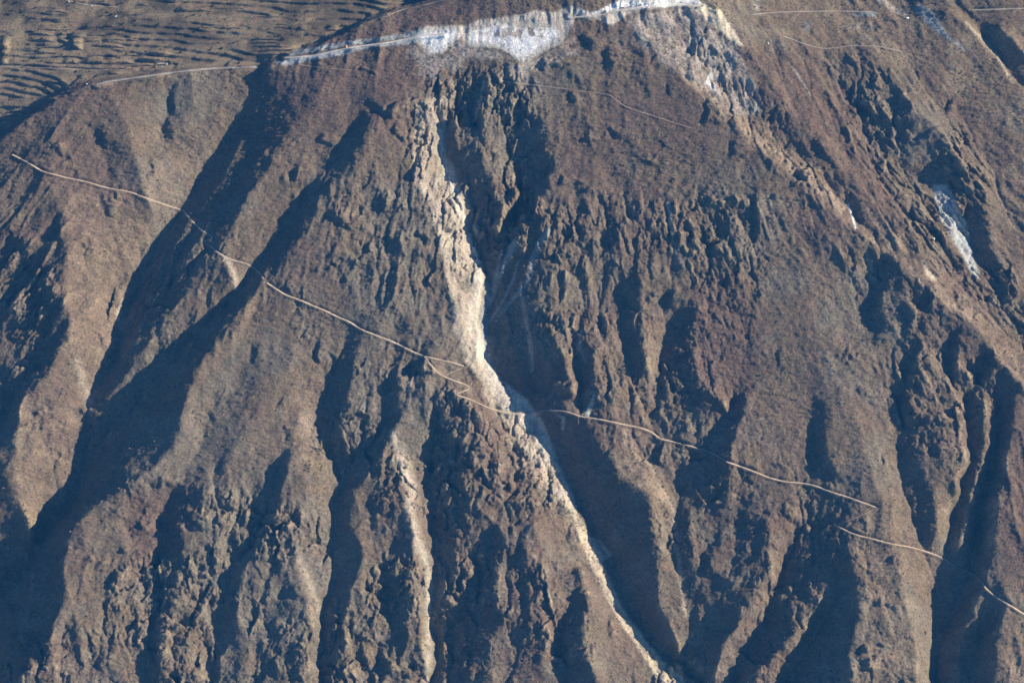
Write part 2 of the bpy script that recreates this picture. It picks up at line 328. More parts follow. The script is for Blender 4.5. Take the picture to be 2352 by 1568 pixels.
# small scarps and hollows placed one by one at dark patches, image pixels: x, y, width, half height[, lean]
SCARPS = '''820 160 20 5|890 245 60 14|735 315 35 12|595 368 30 14|678 400 38 22|900 287 20 16|930 312 28 10|1250 148 32 9|1337 98 22 24|1403 132 30 24|1315 185 18 20|1305 232 22 9|1333 314 22 8|1405 312 16 18|1523 331 18 10|1480 365 18 5|1682 350 28 24|1758 376 20 14|1630 264 22 12|1300 410 30 12
1342 447 26 9|1340 507 22 28|1410 530 50 30|1484 525 20 20|1504 545 12 8|1547 472 12 8|1573 498 20 24|1556 530 14 7|1630 462 50 12|1727 478 24 28|1727 542 22 20|1636 570 44 26|1680 604 15 11|1669 648 22 34|1574 575 28 8|1488 670 20 10|1525 690 48 24|1326 800 32 24|1300 535 28 12
1843 398 28 16|1814 428 20 9|1782 464 16 8|1733 505 18 45|1913 471 16 30 .3|1975 487 28 36 .35|2046 464 22 8|2190 623 16 26 .4|2200 695 20 12|2245 728 24 8|2140 703 10 16|2085 725 20 24|1988 611 10 9|1737 668 12 8|1961 635 8 20|1940 815 24 8|1980 890 20 9|1991 920 9 8|2035 1052 16 16|2140 970 50 11|2140 1032 18 7|1798 818 10 20|1876 1066 26 30|2056 818 18 28|2028 785 14 12
1308 1237 18 26|1238 1340 18 30 .4|1290 1367 14 8|1322 1365 26 10|1400 1446 20 24|1188 1202 12 20|1662 1327 42 14|1708 1228 12 45|1735 1390 28 12|1632 1275 26 50|804 1250 20 6|690 1200 22 26|716 1256 24 8|660 1362 32 20|606 1388 14 14|822 1462 36 24|930 1376 40 24|946 1516 20 8|888 1532 34 14|842 1523 32 28
418 1190 60 20|395 1275 42 36|312 1205 30 14|268 1253 22 9|218 1291 26 16|255 1334 26 18|312 1447 32 22|180 1452 18 30|440 1433 20 28|240 1520 60 48|584 1338 14 20|590 814 22 24|360 1114 40 14|180 947 32 10 .5|88 950 24 10|242 782 30 14|28 778 12 20|24 846 40 10|498 915 22 14|486 951 16 9
138 540 24 52|195 564 16 10|203 597 18 14|244 477 20 24 .3|276 461 14 10|326 591 14 9|50 580 50 30|112 700 46 34|232 316 30 32 .3|383 290 28 26|396 224 24 34|341 385 16 24|134 350 22 14|135 385 22 10|642 928 18 16|663 1000 14 15|796 928 30 28|910 893 36 16|952 914 12 18|962 850 60 14|1030 1005 30 12|1072 1041 14 9|1158 1127 24 12|735 812 20 20 .3
1398 995 18 12|1276 895 40 14|1615 985 20 18|1775 1176 28 12|1818 1175 32 14|2040 1295 20 12|2010 1390 38 10|1978 1492 26 12|2023 1484 26 8|1988 1521 30 10|2174 1330 20 40|2018 190 14 7|1925 198 16 16 .4|1958 222 16 32|2066 225 24 16|2083 262 40 28|2093 312 28 26|2138 310 28 14|2178 248 28 14|2170 372 28 14|1774 276 20 20|1880 323 20 20 .4|1848 400 24 16|1936 315 14 6|1866 70 18 8
1476 58 12 9|1586 71 10 10|1575 112 28 10|1600 100 14 10|1656 184 16 18|1592 182 24 16|880 470 50 18|756 500 56 14|907 570 34 20|792 603 34 12|942 672 20 16|1090 262 18 22|1030 330 18 40|1500 130 12 14|1540 210 14 12|1620 240 20 14'''
for ent in SCARPS.replace('\n', '|').split('|'):
    v = [float(q) for q in ent.split()]; x_, y_, w_, q_ = v[:4]; lean = v[4] if len(v) > 4 else 0
    w_ *= .62; xc = x_+w_*.5
    sel = (np.abs(X-xc) < w_*8) & (np.abs(Y-y_) < q_*2.6+6)
    yy = Y[sel]+2.5*(YW[sel]-Y[sel])-y_; u = (X[sel]+2.5*(XW[sel]-X[sel])-xc-lean*yy)/w_; vv = yy/(q_*.95)
    A_ = .85*min(w_*(.38+.24*((x_*7.7+y_*3.1) % 1)), 18)
    f = np.where(u < 0, np.clip(1+u, 0, 1)**.9, np.exp(-(u/2.6)**1.5)) - .45*np.exp(-((u+1.3)/.8)**2)
    HH[sel] += A_*f*np.exp(-np.abs(vv)**3)
HH += (1-.6*plateau)*(3.4*fbm(SS+.6*warp_s, TT, 46, 3, 47, gain=.6)*sstep(-.5, .4, fbm(SS, TT, 150, 2, 49)))

# rills: water running straight down the face and cutting where it gathers
def rills(Hc, n, steps, k, seed, inertia=.55):
    r = np.random.default_rng(seed); nS, nT = Hc.shape
    tz = np.arange(nT)*FS
    Z = Hc*math.cos(TILT)+tz[None, :]*math.sin(TILT)
    Zb = blur(Z, 1); gx, gy = np.gradient(Zb, FS)
    x = r.random(n)*(nS-3)+1; y = r.random(n)*(nT-3)+1; vx = np.zeros(n); vy = -np.ones(n)
    acc = np.zeros(nS*nT); buf = []
    for i in range(steps):
        xi = x.astype(np.int32); yi = y.astype(np.int32); idx = xi*nT+yi
        a = -gx.ravel()[idx]; b = -gy.ravel()[idx]; m = np.hypot(a, b)+1e-6
        vx = inertia*vx+(1-inertia)*a/m; vy = inertia*vy+(1-inertia)*b/m; m = np.hypot(vx, vy)+1e-6; vx /= m; vy /= m
        buf.append(idx)
        x = x+vx+(r.random(n)-.5)*.25; y = y+vy
        bad = (x < 1) | (x > nS-3) | (y < 1) | (y > nT-3)
        nb = int(bad.sum())
        if nb: x[bad] = r.random(nb)*(nS-3)+1; y[bad] = r.random(nb)*(nT-3)+1
        if len(buf) == 30: acc += np.bincount(np.concatenate(buf), minlength=nS*nT); buf = []
    acc = acc.reshape(nS, nT)/(n*steps/(nS*nT))
    return acc
i0 = 40; i1 = 40+len(core_s); j0 = 40; j1 = 40+len(core_t)
core = HH[i0:i1, j0:j1].copy(); wear = np.ones(core.shape)
wear = ((1-.75*plateau-.5*plat_r*(1-plateau))*(1-.75*smooth)*(.5+.6*crag+.55*sstep(-.25, .35, fbm(SS, TT, 170, 2, 48))))[i0:i1, j0:j1]
edge = np.minimum.reduce([np.arange(core.shape[0])[:, None]+0*core, (core.shape[0]-1-np.arange(core.shape[0]))[:, None]+0*core, np.arange(core.shape[1])[None]+0*core, (core.shape[1]-1-np.arange(core.shape[1]))[None]+0*core])
wear = wear*sstep(2, 25, edge)
flow = 0
for p in range(2):
    acc = rills(core, 60000, 170, 1, 100+p)
    d = np.log1p(blur(acc, 1)*.9)
    core -= wear*(np.minimum(d*d*.10, 1.1)+.35*blur(np.minimum(d, 3.2), 5))
    core = core*.93+blur(core, 1)*.07
    flow = flow+blur(acc, 1)
core += 2.0*wear
HH[i0:i1, j0:j1] = core
FL = np.zeros(SS.shape); FL[i0:i1, j0:j1] = np.log1p(flow)
print('rills', time.time()-T0)
# ------------------------------------------------------------------ tracks, roads, terraces cut into the relief
def gsample(A, s, t):
    fi = np.interp(s, sv, np.arange(len(sv))); fj = np.interp(t, tv, np.arange(len(tv)))
    i = np.minimum(fi.astype(int), len(sv)-2); j = np.minimum(fj.astype(int), len(tv)-2); a = fi-i; b = fj-j
    return (A[i, j]*(1-a)+A[i+1, j]*a)*(1-b)+(A[i, j+1]*(1-a)+A[i+1, j+1]*a)*b
def hit(x, y):
    """first ground met by the camera ray through an image pixel -> s, t, h"""
    x = np.atleast_1d(np.asarray(x, float)); y = np.atleast_1d(np.asarray(y, float))
    rs = np.zeros(x.shape); rt = np.zeros(x.shape); rh = np.full(x.shape, -60.0); done = np.zeros(x.shape, bool)
    for h in np.arange(110, -420, -1.0):
        s, t = st(x, y, np.full(x.shape, h)); g = gsample(HH, s, t)
        new = (~done) & (g >= h)
        rs[new] = s[new]; rt[new] = t[new]; rh[new] = g[new]; done |= new
    return rs, rt, rh
def smooth1(a, n):
    for _ in range(n): a = np.concatenate([a[:1], (a[:-2]+2*a[1:-1]+a[2:])/4, a[-1:]])
    return a
tanT = math.tan(TILT)
def trace(pts, step=3.0, sm=10):
    D = densify([(x, y, 0) for x, y in pts], step); s, t, h = hit(D[:, 0], D[:, 1])
    P = w3(s, t, h)
    for k in range(3): P[:, k] = smooth1(P[:, k], sm)
    return P                                    # world points
def tost(P): return P @ S_AX, P @ T_AX, P @ N_AX
def carve(P, hw, bank, amount=1.0):
    """level bench of half width hw with banks fading over bank metres"""
    s, t, h = tost(P)
    best = {}
    w = hw+bank
    for a in range(len(s)-1):
        i0_, i1_ = np.searchsorted(sv, [min(s[a], s[a+1])-w, max(s[a], s[a+1])+w]); j0_, j1_ = np.searchsorted(tv, [min(t[a], t[a+1])-w, max(t[a], t[a+1])+w])
        if i1_ <= i0_ or j1_ <= j0_: continue
        x = SS[i0_:i1_, j0_:j1_]; y = TT[i0_:i1_, j0_:j1_]
        dx = s[a+1]-s[a]; dy = t[a+1]-t[a]; k = np.clip(((x-s[a])*dx+(y-t[a])*dy)/(dx*dx+dy*dy+1e-9), 0, 1)
        px = s[a]+k*dx; py = t[a]+k*dy; d = np.hypot(x-px, y-py); hh = h[a]+k*(h[a+1]-h[a])-tanT*(y-py)
        D = BD[i0_:i1_, j0_:j1_]; V = BV[i0_:i1_, j0_:j1_]; m = d < D
        D[m] = d[m]; V[m] = hh[m]
    return
mats = {}
def flat(name, col, rough=.95, var=.12, scale=.25, bump=.0):
    if name in mats: return mats[name]
    m = bpy.data.materials.new(name); m.use_nodes = True; n = m.node_tree; b = n.nodes['Principled BSDF']
    b.inputs['Roughness'].default_value = rough; b.inputs['Specular IOR Level'].default_value = .15
    g = n.nodes.new('ShaderNodeNewGeometry'); nz = n.nodes.new('ShaderNodeTexNoise'); nz.inputs['Scale'].default_value = scale; nz.inputs['Detail'].default_value = 5
    mr = n.nodes.new('ShaderNodeMapRange'); mr.inputs[1].default_value = .3; mr.inputs[2].default_value = .7; mr.inputs[3].default_value = 1-2*var; mr.inputs[4].default_value = 1+2*var
    mx = n.nodes.new('ShaderNodeVectorMath'); mx.operation = 'SCALE'; mx.inputs[0].default_value = col[:3]
    n.links.new(g.outputs['Position'], nz.inputs['Vector']); n.links.new(nz.outputs[0], mr.inputs[0]); n.links.new(mr.outputs[0], mx.inputs['Scale']); n.links.new(mx.outputs[0], b.inputs['Base Color'])
    if bump:
        bp = n.nodes.new('ShaderNodeBump'); bp.inputs['Strength'].default_value = bump; bp.inputs['Distance'].default_value = 1
        n.links.new(nz.outputs[0], bp.inputs['Height']); n.links.new(bp.outputs[0], b.inputs['Normal'])
    mats[name] = m; return m

TRAILS = [  # name, label-kind, half width, points
 ('footpath', 1.7, [(28,355),(50,366),(75,380),(95,393),(150,408),(200,418),(245,432),(300,441),(325,451),(365,465),(402,478),(419,482)]),
 ('footpath', 1.6, [(419,481),(440,505),(457,524),(478,538),(493,543),(484,551),(466,553),(484,565),(500,580),(516,589),(537,599),(564,604),(585,615),(606,640)]),
 ('footpath', 1.9, [(614,650),(655,677),(695,691),(716,701),(749,714),(778,729),(808,741),(826,755),(856,767),(896,782),(923,794),(950,809),(974,817),(1004,825),(1044,833),(1066,841)]),
 ('footpath', 1.9, [(976,819),(992,842),(1014,861),(1031,870),(1071,883),(1084,892),(1060,900),(1044,906),(1079,916),(1111,931),(1130,939),(1165,948),(1190,950),(1215,949),(1242,943),(1264,942),(1296,943),(1323,952),(1336,957),(1363,960),(1390,965),(1430,974),(1471,982),(1495,990),(1515,1006)]),
 ('footpath', 1.2, [(1068,842),(1050,850),(1024,862)]),
 ('footpath', 1.8, [(1516,1007),(1551,1015),(1597,1027),(1632,1038),(1668,1059)]),
 ('footpath', 1.9, [(1669,1060),(1707,1073),(1739,1085),(1766,1097),(1803,1106),(1843,1109),(1870,1114),(1911,1130),(1951,1142),(1991,1157),(2013,1165)]),
 ('footpath', 1.3, [(2013,1166),(1990,1178),(1964,1189),(1927,1203)]),
 ('footpath', 1.8, [(1921,1205),(1943,1218),(1970,1229),(2005,1237),(2045,1248),(2098,1257),(2125,1265),(2166,1280),(2184,1295),(2206,1307),(2233,1316),(2252,1331),(2264,1349)]),
 ('footpath', 1.9, [(2264,1350),(2286,1369),(2313,1385),(2351,1409),(2400,1440)]),
 ('footpath', .8, [(1148,185),(1180,190),(1240,197),(1309,206),(1370,214),(1400,217),(1430,242),(1460,254),(1500,266),(1550,283),(1590,295)]),
 ('footpath', .7, [(692,150),(750,157),(805,161)]),
 ('footpath', 1.2, [(0,153),(60,155),(120,157),(200,160),(290,161)]),
 ('footpath', 1.3, [(142,-3),(170,6),(200,12),(235,15),(268,16)]),
 ('dirt_road', 5.4, [(222,195),(242,189),(295,181),(349,174),(403,166),(483,158),(560,155),(589,154)]),
 ('dirt_road', 4.4, [(655,133),(708,130),(735,126),(795,111),(896,98),(972,82),(1020,78)]),
 ('dirt_road', 2.6, [(1310,41),(1345,38),(1382,34),(1417,25),(1460,18),(1498,14),(1560,11),(1610,15)]),
 ('dirt_road', 2.0, [(811,65),(832,48),(860,42),(894,38),(903,30),(923,23),(977,12),(1004,4),(1036,-2)]),
 ('dirt_road', 2.6, [(1724,35),(1776,29),(1850,27),(1924,26),(2005,28)]),
 ('dirt_road', 3.0, [(2233,24),(2290,22),(2360,20),(2420,20)]),
 ('dirt_road', 1.8, [(1798,83),(1857,105),(1894,113),(1959,105),(2018,107),(2069,118)]),
]
LAB = ['pale footpath crossing the left spur, the uppermost stretch of the valley path', 'faint footpath stretch in the shaded gully with a hairpin by the pale knob', 'bright footpath running down the slope left of the central landslide',
       'footpath zigzagging down to and across the landslide debris below its narrow neck', 'faint short-cut joining the two arms of the path left of the landslide', 'short bright path stretch between the two shaded gullies right of the landslide',
       'bright footpath across the broad right slope down to the tan crest', 'faint return leg of the hairpin on the right tan crest', 'footpath descending to the right below the hairpin on the tan crest', 'last path stretch at the right edge beyond the dark gully',
       'thin pale goat track across the brown slope under the white scree', 'thin goat track below the road cut at the upper left', 'narrow field path along the lowest terrace wall at upper left', 'small path between the fields at the top left',
       'grey dirt road on the flat crest of the left spur', 'blue-grey road bench cut below the dark hill at upper centre', 'cream road bench above the big white scree', 'narrow track on the skyline of the dark hill', 'pale road along the foot of the slope at top right', 'road at the far top right corner beyond the gorge', 'track curving below the fields above the right-hand crags']
traced = []
for nm, hw, pts in TRAILS:
    P = trace(pts, 3.0, 14 if hw > 1.5 else 8)
    BD = np.full(SS.shape, 1e9); BV = np.zeros(SS.shape)
    bank = 2.5+hw*1.3
    carve(P, hw, bank)
    m = BD < hw+bank; k = sstep(hw+bank, hw+.4, BD[m]); HH[m] = HH[m]*(1-k)+BV[m]*k
    traced.append((nm, hw, P))
print('tracks', time.time()-T0)

# field terraces (pixels of enlarged image crops) : x0 y0 x1 y1 height
WA = '''30 555 560 575 3|560 577 1060 590 3|380 535 520 545 3|530 545 670 550 5|690 540 1140 550 6|1170 525 1400 520 6|1110 570 1330 562 4|250 500 750 500 4|750 487 1220 475 4|1260 482 1480 485 7|200 470 480 462 3|110 482 180 480 2|210 412 520 408 3|780 400 1060 412 6|240 352 460 356 5|490 350 590 372 4|720 362 860 364 4|870 350 1180 350 5|240 295 450 312 5|460 300 620 300 4|740 302 900 308 3|910 300 1060 296 4|210 272 300 280 3|330 262 610 262 3|690 245 1000 232 6|240 182 520 168 3|400 102 560 110 4|1040 152 1220 126 4|760 38 990 50 5|1170 45 1260 50 3|60 970 270 966 4|0 1002 330 996 3|0 1047 190 1050 3|0 920 380 930 4|200 200 370 190 4|1690 242 2050 247 2|1850 80 2080 76 2|1500 95 1800 102 5|600 400 700 430 8|580 335 740 330 7|590 385 700 372 5|390 708 560 712 5|380 862 500 858 6|900 640 1030 632 5|0 425 80 430 9|0 470 70 480 7|0 550 60 556 7'''
WB = '''210 240 330 247 3|20 335 250 342 3|0 372 240 372 3|20 408 330 408 3|0 440 360 432 2|60 466 340 470 2|230 212 310 216 2|410 266 480 262 4|60 150 250 150 2|640 270 760 262 5|470 305 560 300 4|255 470 330 466 4'''
walls = []
for txt, x0_ in ((WA, 0), (WB, 574.2)):
    for wdef in txt.split('|'):
        a, b, c, d, e = [float(v) for v in wdef.split()]
        walls.append([x0_+a*.2686, b*.2686, x0_+c*.2686, d*.2686, e*1.25])
wallP = []
Hs = HH.copy(); Hs[i0:i1, j0:j1] = blur(Hs[i0:i1, j0:j1], 8); HH = HH*(1-.8*plateau)+Hs*.8*plateau
zz = HH*math.cos(TILT)+TT*math.sin(TILT)+5*fbm(SS, TT, 190, 3, 147); stp = 8.0; fr = zz/stp-np.floor(zz/stp)
HH += plateau*(1-far)*sstep(-.25, .1, fbm(SS*.3, TT, 60, 2, 148))*stp*(sstep(.68, 1, fr)-fr)
for k, (x0_, y0_, x1_, y1_, hgt) in enumerate(walls):
    n = max(4, int(math.hypot(x1_-x0_, y1_-y0_)/3)); u = np.linspace(0, 1, n)
    r = np.random.default_rng(900+k)
    wob = np.cumsum(r.normal(0, .45, n)); wob -= wob[0]+(wob[-1]-wob[0])*u
    s, t, h = hit(x0_+(x1_-x0_)*u, y0_+(y1_-y0_)*u+wob); wallP.append((s, t, h, hgt))
for s, t, h, hgt in wallP:
    a, b = s.min()-3, s.max()+3
    i0_, i1_ = np.searchsorted(sv, [a, b]); ts = np.interp(sv[i0_:i1_], s, smooth1(t, 2))
    run = hgt*4.2
    j0_, j1_ = np.searchsorted(tv, [ts.min()-3, ts.max()+run+6])
    d = TT[i0_:i1_, j0_:j1_]-ts[:, None]
    endf = (sstep(a, a+min(26, (b-a)*.4), sv[i0_:i1_])*sstep(b, b-min(26, (b-a)*.4), sv[i0_:i1_]))[:, None]
    prof = np.where(d < 0, 0, np.clip(1-d/run, 0, 1))*sstep(-.6, 1.6, d)
    # vertical lift, expressed along the plane normal
    HH[i0_:i1_, j0_:j1_] += hgt*.95*prof*endf/math.cos(TILT)*.9
print('terraces', time.time()-T0)

# ------------------------------------------------------------------ colour of the ground (what it is made of, plus sunlit crests painted brighter)
X, Y = project(SS, TT, HH)
wx = 7*fbm(SS, TT, 45, 3, 61)+3*fbm(SS, TT, 10, 2, 62); wy = 7*fbm(SS, TT, 45, 3, 63)+3*fbm(SS, TT, 10, 2, 64)
XW = X+wx; YW = Y+wy
n1 = fbm(SS, TT, 260, 3, 71); n2 = fbm(SS, TT, 90, 3, 72); n3 = fbm(SS, TT, 26, 3, 73); n4 = fbm(SS, TT, 9, 2, 74); n5 = fbm(SS, TT, 40, 4, 75, ax=2.6, gain=.6)
def mix(A, col, k): return A*(1-k[..., None])+np.array(col, np.float32)*k[..., None]
ALB = np.zeros(SS.shape+(3,), np.float32)+np.array((.240, .189, .134), np.float32)
purple = (.205, .147, .115); tan = (.36, .28, .20); greyb = (.225, .205, .165); cream = (.56, .495, .395); white = (.84, .87, .89); bluey = (.34, .41, .44); olive = (.35, .285, .19); darkc = (.10, .088, .07)
ALB = mix(ALB, purple, sstep(-.15, .5, n1+.5*n2)*.7)
ALB = mix(ALB, greyb, sstep(.0, .5, -n1+.6*n2)*.7)
ALB = mix(ALB, greyb, crag*.6*sstep(-.3, .3, n3))
for pts, k in (([(1590, 640), (1700, 620), (1760, 760), (1690, 1000), (1590, 880), (1570, 740)], .9), ([(620, 560), (760, 560), (800, 700), (640, 640)], .6), ([(810, 70), (1070, 0), (1120, 40), (960, 66), (720, 118)], 1.),
               ([(640, 170), (940, 110), (960, 200), (700, 300), (560, 380), (560, 300)], .8), ([(1860, 120), (1990, 300), (2080, 500), (1960, 460), (1800, 230), (1740, 120)], .75), ([(2290, 900), (2400, 880), (2400, 1400), (2290, 1340)], .9),
               ([(280, 1130), (440, 1120), (440, 1240), (300, 1330)], .9), ([(2150, 100), (2300, 250), (2380, 460), (2240, 360), (2100, 200)], .5), ([(1350, 1150), (1410, 1300), (1480, 1560), (1430, 1560), (1330, 1330)], .5)):
    ALB = mix(ALB, purple, poly_mask(XW, YW, pts, 26)*k)
for pts, k in (([(140, 430), (300, 420), (520, 300), (330, 600), (270, 800), (190, 960), (160, 700)], .3), ([(60, 960), (190, 960), (190, 1110), (60, 1230), (20, 1150)], .4), ([(1430, 980), (1500, 1120), (1550, 1180), (1510, 1190), (1440, 1080)], .6),
               ([(430, 940), (600, 880), (640, 960), (560, 1080), (440, 1100)], .2), ([(590, 1000), (640, 930), (720, 1010), (700, 1100), (640, 1080)], .45), ([(1950, 1190), (2080, 1200), (2100, 1560), (1990, 1560)], .45), ([(560, 960), (700, 860), (760, 880), (700, 1100)], .3),
               ([(1850, 780), (1900, 800), (2030, 1150), (2000, 1180), (1900, 900)], .4), ([(2300, 1380), (2400, 1400), (2400, 1600), (2320, 1600)], .5), ([(1440, 60), (1640, 210), (1800, 350), (1990, 530), (2250, 750), (2380, 920), (2380, 860), (2100, 560), (1800, 330), (1600, 150), (1500, 60)], .5)):
    ALB = mix(ALB, tan, poly_mask(XW, YW, pts, 22)*k*sstep(-.9, .3, n3))
ALB = mix(ALB, tan, strip_mask(XW, YW, [(1560, 165, 6), (1650, 245, 10), (1760, 335, 12), (1860, 410, 10), (2000, 545, 6), (2230, 740, 8), (2352, 880, 8)], 8)*.4)
ALB = mix(ALB, (.50, .41, .30), strip_mask(XW, YW, [(1500, 95, 8), (1560, 165, 8), (1650, 245, 10), (1760, 335, 10), (1860, 410, 9), (1930, 480, 7), (2000, 545, 6), (2130, 645, 6), (2230, 740, 5)], 9)*.55*sstep(-.7, .2, n3))
ALB = mix(ALB, (.46, .36, .25), strip_mask(XW, YW, [(1432, 992, 6), (1470, 1070, 8), (1510, 1130, 9), (1545, 1165, 5), (1560, 1300, 5), (1578, 1400, 5)], 6)*.7)
ALB = mix(ALB, olive, plateau*.85)
ALB = mix(ALB, darkc, plateau*sstep(.2, .5, fbm(SS, TT*1.6, 70, 3, 81)+.6*n3)*.6)
ALB = mix(ALB, olive, plat_r*.45*sstep(-.2, .4, n2))
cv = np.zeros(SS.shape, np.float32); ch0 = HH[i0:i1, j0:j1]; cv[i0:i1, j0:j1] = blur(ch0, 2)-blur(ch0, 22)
ALB = mix(ALB, (.46, .36, .235), sstep(.6, 3.8, cv)*(.62-.4*plateau)*sstep(-.6, .3, n3))  # bare soil on convex crests, lightened to paint in bright sunlit ribs
for pts, k in (([(190, 40), (430, 45), (520, 95), (420, 110), (350, 75), (180, 90)], .7), ([(330, -5), (400, -5), (385, 18), (345, 22)], .9), ([(-10, -10), (62, -10), (55, 30), (0, 55)], .9), ([(670, -10), (720, -10), (675, 60), (700, 90), (640, 100), (655, 40)], .7), ([(720, -10), (880, -10), (830, 50), (700, 80), (740, 40)], .6)):
    ALB = mix(ALB, darkc, poly_mask(XW, YW, pts, 14)*k)
WPOLY = [[(950, 78), (1084, 67), (1052, 94), (1017, 124), (985, 124), (961, 99)], [(1058, 76), (1108, 63), (1167, 44), (1240, 48), (1320, 35), (1320, 48), (1291, 102), (1232, 130), (1210, 143), (1193, 141), (1159, 117), (1137, 110), (1083, 108), (1064, 94)],
         [(976, 61), (1070, 60), (1105, 44), (1152, 40), (1193, 35), (1231, 23), (1269, 29), (1313, 15), (1330, 38), (1240, 50), (1160, 50), (1100, 68), (1060, 78), (960, 80)],
         [(1321, 15), (1355, 31), (1415, 5), (1432, -5), (1600, -3), (1629, 17), (1577, 14), (1475, 22), (1444, 34), (1406, 60), (1372, 46), (1321, 39)]]
wm = np.zeros(SS.shape, np.float32)
xs_ = X+wx*.35; ys_ = Y+wy*.35
for p in WPOLY: wm = np.maximum(wm, poly_mask(xs_, ys_, p, 4))
streak = fbm(SS*2.2, TT*.35, 11, 3, 91)
ALB = mix(ALB, (.60, .57, .50), wm*.9)
lobes = np.maximum(strip_mask(xs_, ys_, [(965, 82, 8), (1000, 100, 22), (1040, 82, 12)], 12), strip_mask(xs_, ys_, [(1090, 88, 12), (1150, 80, 22), (1200, 100, 30), (1265, 80, 14)], 14))
lobes = np.maximum(lobes, .8*strip_mask(xs_, ys_, [(1340, 30, 6), (1430, 10, 10), (1600, 5, 8)], 8))
ALB = mix(ALB, white, lobes*wm*np.clip(.95-.4*sstep(.1, .6, streak)-.5*sstep(.25, .5, n3)*sstep(.05, .4, n4), 0, 1))
ALB = mix(ALB, (.30, .23, .18), poly_mask(XW, YW, [(1100, 78), (1180, 62), (1250, 62), (1262, 92), (1200, 90), (1130, 84)], 6)*sstep(0, .35, n5+.5*n4)*.7)
ALB = mix(ALB, (.55, .52, .46), poly_mask(XW, YW, [(955, 100), (1020, 118), (1060, 96), (1140, 112), (1200, 140), (1290, 104), (1330, 70), (1330, 120), (1240, 165), (1190, 170), (1120, 135), (1050, 130), (960, 150)], 9)*.45*sstep(-.5, .3, n4+n3))
ALB = mix(ALB, (.66, .60, .45), poly_mask(xs_, ys_, [(1577, 12), (1600, 10), (1655, 24), (1680, 60), (1708, 106), (1694, 106), (1640, 62)], 3)*.95)
ALB = mix(ALB, (.50, .56, .58), poly_mask(xs_, ys_, [(628, 142), (708, 129), (762, 118), (896, 99), (961, 81), (972, 99), (869, 107), (762, 132), (655, 150)], 3)*.85)
ALB = mix(ALB, (.42, .47, .48), poly_mask(xs_, ys_, [(681, 115), (802, 94), (923, 78), (971, 64), (972, 81), (794, 107), (655, 132)], 3)*.85)
scree_halo = poly_mask(XW, YW, [(940, 110), (1060, 100), (1180, 140), (1230, 150), (1240, 200), (1180, 200), (1090, 120), (1040, 190), (950, 180)], 20)*.5*sstep(-.6, .4, n3)
ALB = mix(ALB, (.55, .50, .45), scree_halo)
pb = poly_mask(XW, YW, [(1444, 34), (1577, 14), (1646, 65), (1706, 137), (1723, 171), (1750, 260), (1690, 268), (1612, 205), (1560, 171), (1500, 133), (1458, 86)], 10)
ALB = mix(ALB, (.47, .43, .38), pb*(.35+.6*sstep(-.5, .4, n5+.5*n4)))
ALB = mix(ALB, (.66, .68, .68), strip_mask(XW, YW, [(1635, 165, 5), (1628, 190, 8), (1640, 210, 6)], 5)*.7)
SC_L = [(1045, 215), (955, 235), (950, 330), (945, 400), (955, 440), (985, 465), (1000, 520), (1015, 580), (1025, 640), (1035, 700), (1045, 760), (1060, 800), (1080, 840), (1105, 875), (1115, 910), (1130, 935), (1160, 965), (1205, 1030), (1250, 1110), (1290, 1165)]
SC_R = [(1325, 1165), (1285, 1075), (1245, 1000), (1215, 935), (1160, 880), (1126, 840), (1116, 794), (1098, 722), (1121, 669), (1118, 640), (1090, 575), (1096, 540), (1084, 481), (1046, 387), (1020, 357), (1025, 290)]
scar = poly_mask(X+wx*.8, Y+wy*.8, SC_L+SC_R, 6)
low = .45+.55*sstep(300, 520, Y)*sstep(1250, 1130, Y)
ALB = mix(ALB, cream, scar*(.35+.5*low)*sstep(-.9, .05, n5))
def S(pts, soft, k, col=cream, nz=None):
    global ALB
    m = strip_mask(xs_, ys_, pts, soft)*k
    ALB = mix(ALB, col, m if nz is None else m*nz)
brk = sstep(-.6, .1, n5+.4*n4)
S([(1010, 300, 4), (1020, 370, 7), (1040, 430, 10), (1070, 520, 9), (1085, 570, 6), (1100, 620, 12), (1095, 680, 10), (1085, 740, 14), (1100, 790, 14), (1115, 840, 12), (1140, 885, 18), (1185, 938, 34), (1218, 985, 34), (1252, 1050, 26), (1285, 1110, 18), (1315, 1170, 8)], 5, .85, (.63, .58, .485))
ALB = mix(ALB, (.50, .42, .31), strip_mask(XW, YW, [(1150, 945, 14), (1200, 1000, 30), (1240, 1070, 30), (1280, 1140, 24), (1320, 1210, 16), (1350, 1280, 10)], 12)*.7*sstep(-.7, .2, n5))
S([(1112, 190, 3), (1100, 240, 4), (1090, 280, 3)], 3, .8)
S([(1320, 1180, 7), (1345, 1240, 12), (1372, 1300, 14), (1395, 1350, 13), (1420, 1400, 11), (1445, 1440, 12), (1475, 1480, 14), (1515, 1530, 18), (1550, 1570, 24)], 4, .85, (.62, .54, .40))
ALB = mix(ALB, (.52, .46, .37), poly_mask(xs_, ys_, [(1352, 1232), (1378, 1240), (1405, 1275), (1380, 1290), (1365, 1290)], 3)*.9)
S([(905, 1000, 10), (925, 1060, 14), (945, 1120, 12), (940, 1180, 12), (955, 1230, 10), (975, 1280, 8), (988, 1320, 5), (985, 1400, 8), (985, 1480, 7), (980, 1560, 5)], 12, .95, cream, sstep(-.9, -.1, n5+.4*n4))
S([(1196, 665, 4), (1206, 720, 5), (1218, 790, 5), (1222, 850, 4)], 4, .6)
S([(1335, 760, 4), (1330, 800, 5), (1345, 830, 3)], 5, .5)
S([(690, 1290, 8), (715, 1350, 8), (728, 1395, 8)], 8, .5, cream, brk)
S([(480, 1360, 4), (470, 1400, 4), (500, 1480, 4)], 6, .4)
S([(1208, 1140, 3), (1215, 1230, 5), (1235, 1300, 3), (1265, 1380, 3)], 6, .5, cream, brk)
